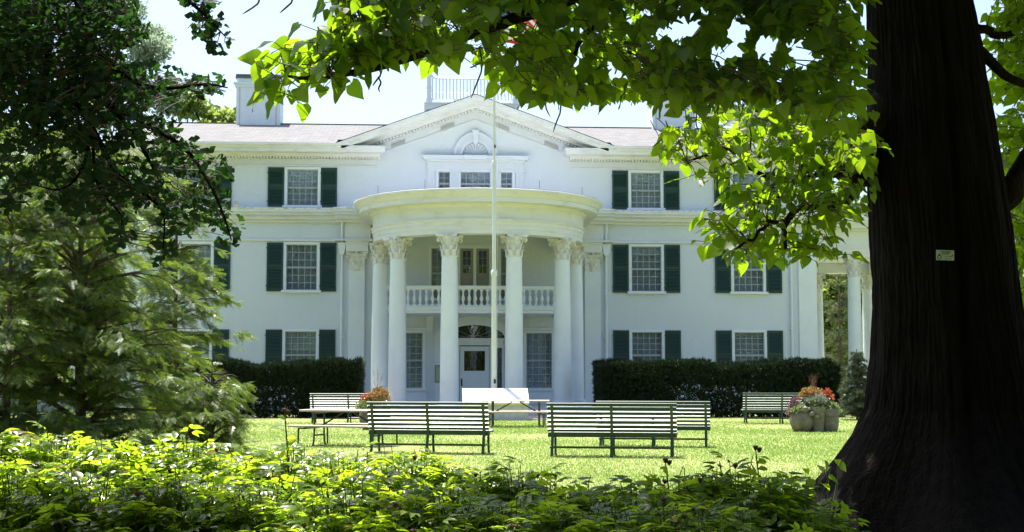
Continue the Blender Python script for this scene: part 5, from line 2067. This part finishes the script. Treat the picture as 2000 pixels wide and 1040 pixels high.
# the rest of the crown, above the frame: lumps round the upper limbs
blobs = []
for c, s in (((2.0, 0.4, 8.4), (2.3, 2.4, 1.8)), ((0.4, -3.2, 8.4), (2.4, 1.8, 1.7)), ((1.2, 0.2, 11.6), (2.6, 2.4, 1.8)),
             ((-2.2, -2.8, 8.0), (2.2, 1.6, 1.4)), ((3.6, 0.8, 10.5), (2.6, 2.4, 1.8)), ((2.8, -2.0, 8.4), (2.4, 2.2, 1.6)), ((-0.8, -3.6, 10.5), (2.4, 2.0, 1.7)),
             ((1.2, -4.2, 8.2), (2.2, 1.8, 1.5)), ((-1.2, -4.6, 8.0), (2.0, 1.6, 1.4)), ((4.6, 0.4, 7.4), (2.0, 2.0, 1.6)), ((2.4, -3.6, 6.6), (1.8, 1.4, 1.0)),
             ((-1.4, -3.0, 6.4), (1.8, 1.2, 0.9)), ((-2.0, -4.2, 6.8), (1.5, 1.2, 0.9)), ((1.0, -2.9, 6.6), (1.8, 1.2, 1.0)), ((-3.0, -2.5, 6.7), (1.7, 1.0, 0.9)), ((-1.6, -2.7, 6.2), (1.8, 0.9, 0.8)), ((3.2, -5.5, 7.6), (2.4, 1.8, 1.6)), ((0.4, -6.2, 8.6), (2.4, 1.8, 1.6)), ((-4.2, -3.2, 6.0), (1.4, 0.9, 0.7)), ((-2.6, -3.0, 5.8), (1.5, 0.9, 0.7)), ((-1.0, -3.0, 5.8), (1.5, 0.9, 0.7)), ((0.4, -3.4, 5.8), (1.5, 0.9, 0.7)), ((-4.0, -2.9, 8.4), (1.8, 1.3, 1.2)), ((-2.6, -3.0, 9.4), (1.8, 1.3, 1.2)), ((-3.4, -3.8, 7.2), (1.6, 1.1, 0.9)), ((-1.3, 2.4, 8.2), (1.4, 1.1, 1.1)), ((0.4, 2.6, 8.4), (1.6, 1.2, 1.2)), ((2.0, 2.4, 8.6), (1.6, 1.3, 1.3)), ((0.9, 0.2, 7.0), (1.7, 1.5, 1.0)), ((0.0, 0.9, 6.5), (1.0, 0.8, 0.8)), ((1.8, -0.9, 6.8), (1.5, 1.2, 1.0)), ((4.2, 2.0, 7.4), (2.2, 1.8, 1.3)), ((6.2, 1.4, 7.8), (2.2, 1.8, 1.4))):
    blobs.append((np.array(c) + T0, s))
far, _ = crown_points(blobs, 11000)
low, _ = crown_points([b for b in blobs if b[0][2] < 7.0], 4500)
over, _ = crown_points([(T0 + [-1.15, 0.35, 6.9], (1.2, 0.8, 0.9)), (T0 + [-0.1, 0.35, 6.9], (1.3, 0.8, 0.9)), (T0 + [1.0, 0.4, 6.7], (1.3, 0.9, 0.9)), (T0 + [0.1, 1.1, 6.3], (1.7, 1.2, 0.9)), (T0 + [0.9, 1.3, 7.3], (1.7, 1.2, 0.9)), (T0 + [1.6, 0.9, 6.2], (1.4, 1.2, 0.9))], 2600)
far = np.concatenate([far, low, over])
# keep the view under the crown open
vis = (far - CAM)
dd = vis @ FW
yy = 520 - FPX * (vis @ UP) / dd
far = far[yy < -60]

NEAR_N = len(NEAR)
allp = np.concatenate([NEAR, far])
TW = MB()
SKW = SKP + T0
LP, LD, LN, LS = [], [], [], []
for i, c in enumerate(allp):
    near = i < NEAR_N
    q = c - CAM
    qx, qy = 1000 + FPX * (q @ RT) / (q @ FW), 520 - FPX * (q @ UP) / (q @ FW)
    open_ = any(((qx - g0) / (g2 + 22)) ** 2 + ((qy - g1) / (g3 + 22)) ** 2 < 1 for g0, g1, g2, g3 in GAPS)
    # a twig from the closest piece of limb
    if (near and not open_) or i % 6 == 0 and not open_:
        k = np.argmin(((SKW - c) ** 2).sum(1) + 0.6 * np.maximum(0, c[2] - SKW[:, 2]) ** 2)
        b = SKW[k]
        g = np.linalg.norm(c - b)
        if g > 0.5:
            b = c + (b - c) * (0.32 / g)
            g = 0.32
        mid = (b + c) / 2 + np.array([0, 0, 0.10 * g]) + rng.normal(0, 0.05 * g + 0.005, 3)
        TW.tube(spline([b - T0, mid - T0, c - T0], 6), list(np.linspace(0.004 + 0.003 * g, 0.003, 6)), 4, cap=False)
        if near and g > 0.25:
            pass
    axis = unit(np.array([rng.normal(0, 0.6), rng.normal(0, 0.6), -0.35]))
    m_ = rng.integers(3, 6) if near else 4
    a0 = rng.uniform(0, 2 * PI)
    for j in range(m_):
        a = a0 + j * 2 * PI / m_ + rng.normal(0, 0.25)
        o = np.array([math.cos(a), math.sin(a), 0.0])
        pet = c + o * rng.uniform(0.05, 0.14) + np.array([0, 0, rng.uniform(-0.05, 0.04)])
        LP.append(pet)
        LD.append(unit(o * rng.uniform(0.3, 1.1) + np.array([0, 0, -rng.uniform(0.1, 1.0)]) + rng.normal(0, 0.25, 3)))
        LN.append(unit(o * 0.5 + np.array([0, 0, 0.75]) + rng.normal(0, 0.55, 3)))
        LS.append((rng.uniform(0.07, 0.16) if near else rng.uniform(0.2, 0.32)))
        if near and not open_:
            TW.tube([c - T0, pet - T0], [0.0035, 0.0028], 3, cap=False)
LP, LD, LN, LS = map(np.array, (LP, LD, LN, LS))
# openings in the foliage, where sky, flag and chimney show
lm = LP + LD * (LS * 0.5)[:, None] - CAM
lx, ly = 1000 + FPX * (lm @ RT) / (lm @ FW), 520 - FPX * (lm @ UP) / (lm @ FW)
k = np.ones(len(LP), bool)
hl = LS * 0.36 * FPX / (lm @ FW)
for gx_, gy_, a, b in GAPS:
    k &= ((lx - gx_) / (a * 0.82 + hl * 0.3)) ** 2 + ((ly - gy_) / (b * 0.82 + hl * 0.3)) ** 2 > 1
LP, LD, LN, LS = LP[k], LD[k], LN[k], LS[k]
TW.build('twigs', M['twig'], cat_, smooth=60)
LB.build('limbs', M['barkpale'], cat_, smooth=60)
v, f = scatter(*T_LEAF, LP - T0, frames(LD, LN), LS)
link('crown', npmesh('crown', v, f, M['catalpa'], smooth=True), cat_)
for (x, y, d, ln, sw) in ((500, -12, 8.5, 0.13, -.5), (565, -14, 8.5, 0.13, -.35), (738, 130, 8.8, 0.13, -.2), (738, 150, 8.7, 0.10, .1), (936, 92, 9.2, 0.35, -.12), (955, 30, 9.3, 0.3, .1), (1060, 150, 10, 0.3, .15), (1090, 185, 10, 0.28, -.1),
                         (1300, 236, 11, 0.22, -.4), (1400, 170, 11.2, 0.3, -.1), (1462, 240, 11.2, 0.26, .1), (1545, 180, 11.5, 0.35, .12), (1355, 200, 11, 0.24, .15), (1045, 90, 9.8, 0.3, .1), (1180, 150, 10.5, 0.3, -.12)):
    b = at(x, y, d) - T0
    m = MB()
    s = np.array([sw * ln, 0.05 * ln, 0])
    m.tube(spline([b, b + np.array([0.02, 0, -0.4 * ln]), b + np.array([0.0, 0, -0.75 * ln]) + s * 0.5, b + np.array([0, 0, -1.0 * ln]) + s * 1.3], 8), [0.004, 0.006, 0.0065, 0.0065, 0.0065, 0.006, 0.005, 0.002], 6)
    m.build('seed_pod', M['pod'], cat_, smooth=60)

# name plate on the trunk
pc = at(1846, 499, 12.32)
pq = thing('plaque', 'small pale green name plate fixed to the dark catalpa trunk', 'name plate', tuple(pc))
pq.rotation_euler = (R(0), R(2.0), -YAW)
m = MB()
m.box(-0.081, 0.081, -0.004, 0.004, -0.046, 0.046)
m.build('plate', M['plaque'], pq)


def lettering(txt, size, x, z, bold=0.0, shear=0.0, name='lettering'):
    cu = bpy.data.curves.new('lettering', 'FONT')
    cu.body = txt
    cu.size = size
    cu.align_x = 'CENTER'
    cu.offset = bold
    cu.shear = shear
    cu.extrude = 0.0006
    tmp = bpy.data.objects.new('lettering', cu)
    COL.objects.link(tmp)
    dg = bpy.context.evaluated_depsgraph_get()
    me = bpy.data.meshes.new_from_object(tmp.evaluated_get(dg))
    bpy.data.objects.remove(tmp)
    me.materials.clear()
    me.materials.append(M['ink'])
    o = link(name, me, pq, (x, -0.0052, z))
    o.rotation_euler = (R(90), 0, 0)
    return o


lettering('NORTHERN', 0.0165, 0.003, 0.0245, 0.0007)
lettering('CATALPA', 0.0155, 0.003, 0.0085, 0.0006)
lettering('Catalpa speciosa', 0.0115, 0.030, -0.0125, 0, 0.25)
lettering('Bignoniaceae', 0.0115, 0.026, -0.036, 0, 0.25)
m = MB()
m.tube([(-0.054 + 0.0165 * math.cos(a), -0.006, -0.02 + 0.0165 * math.sin(a)) for a in np.linspace(0, 2 * PI, 25)], 0.0028, 6)
m.tube([(-0.054 + 0.0165, -0.006, -0.02), (-0.046, -0.006, -0.002), (-0.055, -0.006, 0.008)], [0.002, 0.003, 0.002], 5)
m.prism([(-0.066, 0.0), (-0.052, 0.013), (-0.05, -0.004), (-0.06, -0.01)], -0.0065, -0.0045)
m.prism([(-0.072, -0.022), (-0.069, -0.01), (-0.064, -0.02)], -0.0065, -0.0045)
m.build('wreath_emblem', M['ink'], pq)
m = MB()
for a, b in ((0.055, -0.006), (0.063, -0.001), (0.066, 0.006)):
    m.tube([(a - 0.004, -0.0055, b - 0.004), (a + 0.003, -0.0055, b + 0.003)], 0.0028, 6)
m.tube([(0.045, -0.0055, -0.013), (0.06, -0.0055, -0.008), (0.066, -0.0055, 0.003)], 0.0012, 5)
m.build('leaf_emblem', M['ink'], pq)

# ------------------------------------------------------------------ ginkgo reaching in from the left
G0 = at(-420, 900, 9.0)
G0[2] = 0.0
gk = thing('ginkgo_tree', 'ginkgo whose dark leafy boughs hang into view from the left', 'tree', tuple(G0))
GL = MB()
GS = []
gp = lambda x, y, d: at(x, y, d)
GLIMBS = [
    ([G0 + [0, 0, -0.1], G0 + [0.05, 0, 2.0], G0 + [0.0, 0.1, 4.2], G0 + [0.1, 0.1, 7.0]], 0.24, 0.07),
    ([G0 + [0, 0, 3.6], gp(-180, -60, 8.9), gp(-20, -40, 8.7), gp(80, 20, 8.5), gp(95, 110, 8.4), gp(85, 200, 8.3)], 0.08, 0.012),
    ([gp(-20, -40, 8.7), gp(60, 95, 8.7), gp(0, 120, 8.6), gp(-60, 140, 8.6)], 0.03, 0.015),
    ([gp(20, 115, 8.5), gp(90, 118, 8.4), gp(190, 190, 8.2), gp(260, 260, 8.0), gp(300, 330, 8.0)], 0.03, 0.008),
    ([G0 + [0, 0, 4.2], gp(-100, -160, 8.8), gp(60, -100, 8.4), gp(90, 40, 8.2), gp(92, 150, 8.1), gp(75, 240, 8.1), gp(72, 290, 8.1)], 0.06, 0.007),
    ([gp(60, -100, 8.4), gp(140, -20, 8.0), gp(190, 100, 7.8), gp(290, 170, 7.7), gp(400, 165, 7.6), gp(445, 172, 7.6)], 0.035, 0.004),
    ([gp(100, 118, 8.4), gp(180, 250, 8.0), gp(230, 340, 7.9), gp(290, 385, 7.8), gp(320, 420, 7.8), gp(318, 490, 7.8)], 0.025, 0.004),
    ([gp(190, 190, 8.2), gp(300, 250, 7.8), gp(370, 300, 7.7), gp(415, 370, 7.6), gp(440, 430, 7.6), gp(452, 470, 7.6)], 0.02, 0.004),
    ([gp(180, 250, 8.0), gp(160, 330, 8.0), gp(120, 370, 8.0), gp(60, 360, 8.0)], 0.014, 0.004),
    ([gp(60, -100, 8.4), gp(250, -60, 7.4), gp(350, -10, 7.2), gp(400, 30, 7.1), gp(440, 72, 7.1)], 0.03, 0.003),
    ([gp(180, 250, 8.0), gp(190, 360, 8.0), gp(235, 420, 8.0), gp(235, 470, 8.0)], 0.012, 0.004),
    ([G0 + [0, 0, 5.2], G0 + [1.2, 0.4, 6.4], G0 + [2.2, 0.2, 7.2]], 0.06, 0.02),
    ([G0 + [0, 0, 5.6], G0 + [-1.0, -0.6, 7.0], G0 + [-1.8, -1.0, 8.0]], 0.06, 0.02),
]
for pts, r0, r1 in GLIMBS:
    sp = spline([np.asarray(p) - G0 for p in pts], 18)
    GL.tube(sp, list(r0 + (r1 - r0) * np.linspace(0, 1, 18) ** 0.7), 7)
    GS.append(sp)
GL.build('trunk', M['bark'], gk, smooth=60)
GSW = np.concatenate(GS) + G0
G_MAIN = [(-40, -60), (262, -60), (250, 20), (282, 40), (278, 62), (235, 78), (232, 120), (300, 135), (350, 150), (415, 145), (440, 172), (370, 185), (345, 230), (352, 262), (420, 305), (445, 330), (430, 380), (462, 440), (452, 475), (430, 455), (410, 385), (380, 440), (345, 450), (330, 500), (300, 495), (318, 440),
          (250, 395), (245, 470), (215, 480), (210, 420), (120, 410), (60, 385), (-40, 420)]
G_TOP = [(356, -30), (400, -30), (425, 40), (455, 75), (430, 105), (415, 75), (390, 60), (372, 20)]
GG = [(100, 90, 20, 16), (205, 85, 14, 10), (210, 198, 26, 12), (222, 235, 22, 12), (70, 372, 26, 16), (190, 250, 12, 10), (300, 205, 20, 14), (340, 215, 18, 20), (60, 300, 26, 20), (20, 250, 26, 22), (130, 300, 24, 26), (100, 240, 20, 16), (280, 300, 20, 20), (245, 290, 18, 16), (340, 340, 24, 14), (370, 365, 20, 18), (290, 420, 20, 16), (150, 340, 14, 14), (110, 370, 18, 10)]


def gk_pts(poly, n, gaps=True, d0=7.5, d1=9.0):
    q = sample_poly(poly, n)
    if gaps:
        k = np.ones(len(q), bool)
        for a, b, c, e in GG:
            k &= ((q[:, 0] - a) / (c + 3)) ** 2 + ((q[:, 1] - b) / (e + 3)) ** 2 > 1
        dens = 0.5 + 0.5 * np.clip((330 - q[:, 1]) / 150, 0, 1) * np.clip((330 - q[:, 0]) / 100, 0.1, 1)
        k &= rng.random(len(q)) < dens
        q = q[k]
    d = rng.uniform(d0, d1, len(q))
    return np.array([at(a, b, c) for (a, b), c in zip(q, d)])


gpts = np.concatenate([gk_pts(G_MAIN, 2800), gk_pts(G_TOP, 30, False, 7.0, 7.3)])
gfar, _ = crown_points([(G0 + [-0.8, -0.4, 7.2], (1.6, 1.4, 1.6)), (G0 + [-3.0, -2.5, 5.6], (2.4, 2.0, 2.2)), (G0 + [-4.0, -0.8, 8.6], (2.2, 2.0, 2.0)), (G0 + [-3.6, -1.6, 3.6], (1.8, 1.8, 1.6))], 3000)
gd = gfar - CAM
gfar = gfar[(520 - FPX * (gd @ UP) / (gd @ FW)) < -60]
P, D, N_, S = [], [], [], []
GT = MB()
ng = len(gpts)
for i, c in enumerate(np.concatenate([gpts, gfar])):
    if i < ng:
        k = np.argmin(((GSW - c) ** 2).sum(1))
        b = GSW[k]
        g = np.linalg.norm(c - b)
        if g > 0.35:
            b = c + (b - c) * (0.2 / g)
            g = 0.2
        GT.tube(spline([b - G0, (b + c) / 2 - G0 + np.array([0, 0, 0.06 * g]) + rng.normal(0, 0.03 * g, 3), c - G0], 4), [0.004 + 0.002 * g, 0.003, 0.0025, 0.002], 3, cap=False)
    for j in range(rng.integers(3, 7)):
        d = unit(rng.normal(0, 0.7, 3) + np.array([0, 0, -0.35]))
        P.append(c + d * rng.uniform(0.02, 0.05))
        D.append(d)
        N_.append(unit(np.array([0, 0, 0.8]) + rng.normal(0, 0.6, 3)))
        S.append(rng.uniform(0.027, 0.046) if i < ng else 0.15)
GT.build('twigs', M['twig'], gk)
v, f = scatter(*T_FAN, np.array(P) - G0, frames(np.array(D), np.array(N_)), np.array(S))
link('crown', npmesh('crown', v, f, M['ginkgo']), gk)


# ------------------------------------------------------------------ peony bushes along the bottom of the picture
def peony_meshes(seed, rad=0.62, h=1.0, stems=190):
    rs = np.random.default_rng(900 + seed)
    P, D, N_, S, heads = [], [], [], [], []
    st = MB()
    for i in range(stems):
        a = rs.uniform(0, 2 * PI)
        q = rad * rs.random() ** 0.55
        top = h * (1.0 - 0.42 * (q / rad) ** 2.2) * rs.uniform(0.84, 1.06)
        b = np.array([0.3 * q * math.cos(a), 0.3 * q * math.sin(a), -0.02])
        e = np.array([q * math.cos(a), q * math.sin(a), top])
        c = spline([b, (b + e) / 2 + np.array([0, 0, 0.08]) + rs.normal(0, 0.03, 3), e], 6)
        st.tube(c, [0.006, 0.006, 0.005, 0.005, 0.004, 0.003], 4, cap=False)
        for k in range(5):
            u = 1 - 0.62 * (k / 5) ** 1.2 - rs.random() * 0.06
            ii = min(4, int(u * 5))
            p = c[ii] + (c[ii + 1] - c[ii]) * (u * 5 - ii)
            az = rs.uniform(0, 2 * PI)
            o = unit(np.array([math.cos(az), math.sin(az), 0]) + 0.7 * np.array([math.cos(a), math.sin(a), 0]))
            d = unit(o + np.array([0, 0, rs.uniform(-0.15, 0.75) if k < 2 else rs.uniform(-0.5, 0.3)]))
            P.append(p)
            D.append(d)
            N_.append(unit(np.array([0, 0, 1.0]) + rs.normal(0, 0.3, 3)))
            S.append(rs.uniform(0.10, 0.24) * (0.8 if k == 0 else 1))
        if rs.random() < 0.07:
            heads.append(e)
            st.tube([e, e + np.array([rs.normal(0, .02), rs.normal(0, .02), 0.09])], 0.003, 4)
    v, f = scatter(*T_PEONY, np.array(P), frames(np.array(D), np.array(N_)), np.array(S))
    return st.mesh('stems', M['greenstem']), npmesh('leaves', v, f, M['peony']), heads


m = MB()
for k in range(4):
    a = k * PI / 2 + 0.3
    m.tube([(0, 0, 0), (0.007 * math.cos(a), 0.007 * math.sin(a), 0.012), (0.016 * math.cos(a), 0.016 * math.sin(a), 0.028), (0.02 * math.cos(a), 0.02 * math.sin(a), 0.024)], [0.004, 0.007, 0.004, 0.001], 5)
m.tube([(0, 0, 0), (0, 0, 0.02), (0.004, 0, 0.036)], [0.004, 0.006, 0.001], 5)
HEAD = m.mesh('seed_head', M['seed'], smooth=60)
PEO = []
for s in range(5):
    stm, lvm, heads = peony_meshes(s)
    PEO.append((stm, lvm, heads))
BUSH = [
    # photo column, distance, height factor, label
    (-15, 9.7, 1.05, 'sunlit peony bush at the far left edge below the small conifer'),
    (110, 9.9, 1.06, 'sunlit peony bush in the back row under the broad conifer trunk'),
    (235, 9.6, 1.0, 'sunlit peony bush in the back row, third from the left edge'),
    (370, 9.7, 1.02, 'sunlit peony bush in the back row just before the low young conifer'),
    (465, 9.4, 0.88, 'sunlit peony bush at the gap where the lawn begins'),
    (575, 9.3, 0.98, 'peony bush with one tall stem in front of the picnic table seat'),
    (690, 9.1, 0.95, 'sunlit peony bush below the left end of the near green bench'),
    (800, 8.9, 0.96, 'sunlit peony bush below the middle of the near left bench'),
    (925, 8.8, 0.83, 'low peony bush in the lawn gap between the two near benches'),
    (1030, 8.8, 0.88, 'sunlit peony bush left of the shaded mass, before the second bench'),
    (1100, 8.3, 0.72, 'half shaded low peony bush where the lawn dips to the bed'),
    (1235, 8.3, 0.80, 'shaded peony bush at the start of the dark mass under the catalpa'),
    (1335, 8.2, 0.86, 'shaded peony bush with a tall seed stem under the catalpa'),
    (1440, 8.1, 0.93, 'tallest dark peony bush in the shade under the catalpa'),
    (1500, 8.2, 0.80, 'dark peony bush in the shade close to the catalpa roots'),
(20, 8.3, 0.92, 'front row peony bush at the bottom left corner'),
    (190, 8.2, 0.90, 'front row peony bush second from the bottom left corner'),
    (360, 8.2, 0.88, 'front row peony bush below the low young conifer'),
    (530, 8.0, 0.86, 'front row peony bush straight below the picnic table'),
    (690, 7.8, 0.86, 'front row peony bush under the left end of the near bench'),
    (850, 7.6, 0.84, 'front row peony bush, many shining leaves, below the map table'),
    (1000, 7.5, 0.80, 'front row peony bush at the edge between sun and shade'),
    (1150, 7.4, 0.72, 'front row peony bush, first wholly in the catalpa shade'),
    (1300, 7.4, 0.80, 'front row peony bush, dark, below the second near bench'),
    (1400, 7.3, 0.76, 'front row peony bush, darkest, left of the catalpa roots'),
]
for i, (px, d, hf, lab) in enumerate(BUSH):
    p = at(px, 732, d)
    t = thing('peony_bush', lab, 'bush', (p[0], p[1], 0), rng.uniform(0, 2 * PI), 'peony bushes in the bed')
    stm, lvm, heads = PEO[i % 5]
    t.scale = (1.0, 1.0, hf)
    link('stems', stm, t)
    link('leaves', lvm, t)
    for e in heads[:5]:
        link('seed_head', HEAD, t, tuple(e + np.array([0, 0, 0.09])))
# one tall flowering stem above the bushes
for px, py, d in ((556, 806, 9.1), (1476, 880, 8.2), (1300, 905, 8.2)):
    p = at(px, py, d)
    t = thing('seeding_peony', {556: 'lone tall peony stem rising in front of the picnic table seat', 1476: 'thin dark stem with seed heads standing above the shaded bushes', 1300: 'short stem with a seed head before the right end of the near bench'}[px], 'stem', (p[0], p[1], 0))
    h = p[2]
    m = MB()
    m.tube(spline([(0.05, 0, 0.3), (0.03, 0, h * 0.7), (0, 0, h)], 8), [0.006] * 5 + [0.005, 0.005, 0.004], 5)
    m.build('stem', M['greenstem'], t)
    n = 9
    zz = np.linspace(h * 0.68, h - 0.04, n)
    Pp = np.stack([0.02 * (1 - (zz - .5)), zz * 0, zz], 1)
    aa = rng.uniform(0, 2 * PI, n)
    Dd = np.stack([np.cos(aa), np.sin(aa), rng.uniform(0, 0.7, n)], 1)
    v, f = scatter(*rows_template([(0, 0.05), (0.4, 0.24), (0.8, 0.14), (1, 0)], 0.25, 0.3), Pp, frames(unit(Dd), rand_dirs(n, 1.5)), rng.uniform(0.06, 0.13, n))
    link('leaves', npmesh('leaves', v, f, M['peony']), t)
    for k in range(2):
        link('seed_head', HEAD, t, (k * 0.022, 0, h - k * 0.012))

# young catalpa shoots at the foot of the trunk
sh = thing('catalpa_shoots', 'young heart-leaved shoots sprouting at the foot of the big trunk', 'shoots', tuple(at(1612, 1010, 11.3) * np.array([1, 1, 0])))
o = np.array(sh.location)
Pp, Dd, m = [], [], MB()
for px, py, d in ((1572, 915, 11.2), (1585, 935, 11.2), (1600, 910, 11.3), (1612, 900, 11.3), (1622, 912, 11.4), (1635, 898, 11.5), (1618, 930, 11.3), (1606, 945, 11.2), (1570, 950, 11.1), (1588, 965, 11.1), (1640, 906, 11.5), (1575, 975, 11), (1600, 985, 11)):
    q = at(px, py, d) - o
    Pp.append(q)
    Dd.append(unit(np.array([rng.normal(0, .6), rng.normal(0, .6), -0.4])))
    m.tube(spline([(rng.normal(0, .05), rng.normal(0, .05), 0), q * 0.5 + rng.normal(0, .04, 3), q], 5), [0.005, 0.005, 0.004, 0.003, 0.002], 4, cap=False)
m.build('stems', M['greenstem'], sh)
v, f = scatter(*T_LEAF2, np.array(Pp), frames(np.array(Dd), rand_dirs(len(Pp), 1.2)), rng.uniform(0.08, 0.13, len(Pp)))
link('leaves', npmesh('leaves', v, f, M['catalpa']), sh)


# ------------------------------------------------------------------ the grove the viewer stands in front of (mirrored in the panes, shades the near bark)
gb = []
for i in range(60):
    x = -32 + 64 * ((i % 20) + rng.random()) / 20
    gb.append((np.array([x, -66.5 + rng.uniform(-3, 3), 4.5 + 6.2 * (i // 20) + rng.uniform(-1.5, 1.5)]), (rng.uniform(3.4, 4.6), rng.uniform(2.5, 4.0), rng.uniform(3.4, 4.6))))
p, d = crown_points(gb, 16000)
v, f = scatter(*T_BUNCH, p, frames(unit(d + rng.normal(0, 0.5, d.shape)), rand_dirs(len(p), 1.0)), rng.uniform(0.7, 1.3, len(p)))
kind(link('woods', npmesh('woods', v, f, M['oakleaf'])), 'stuff')
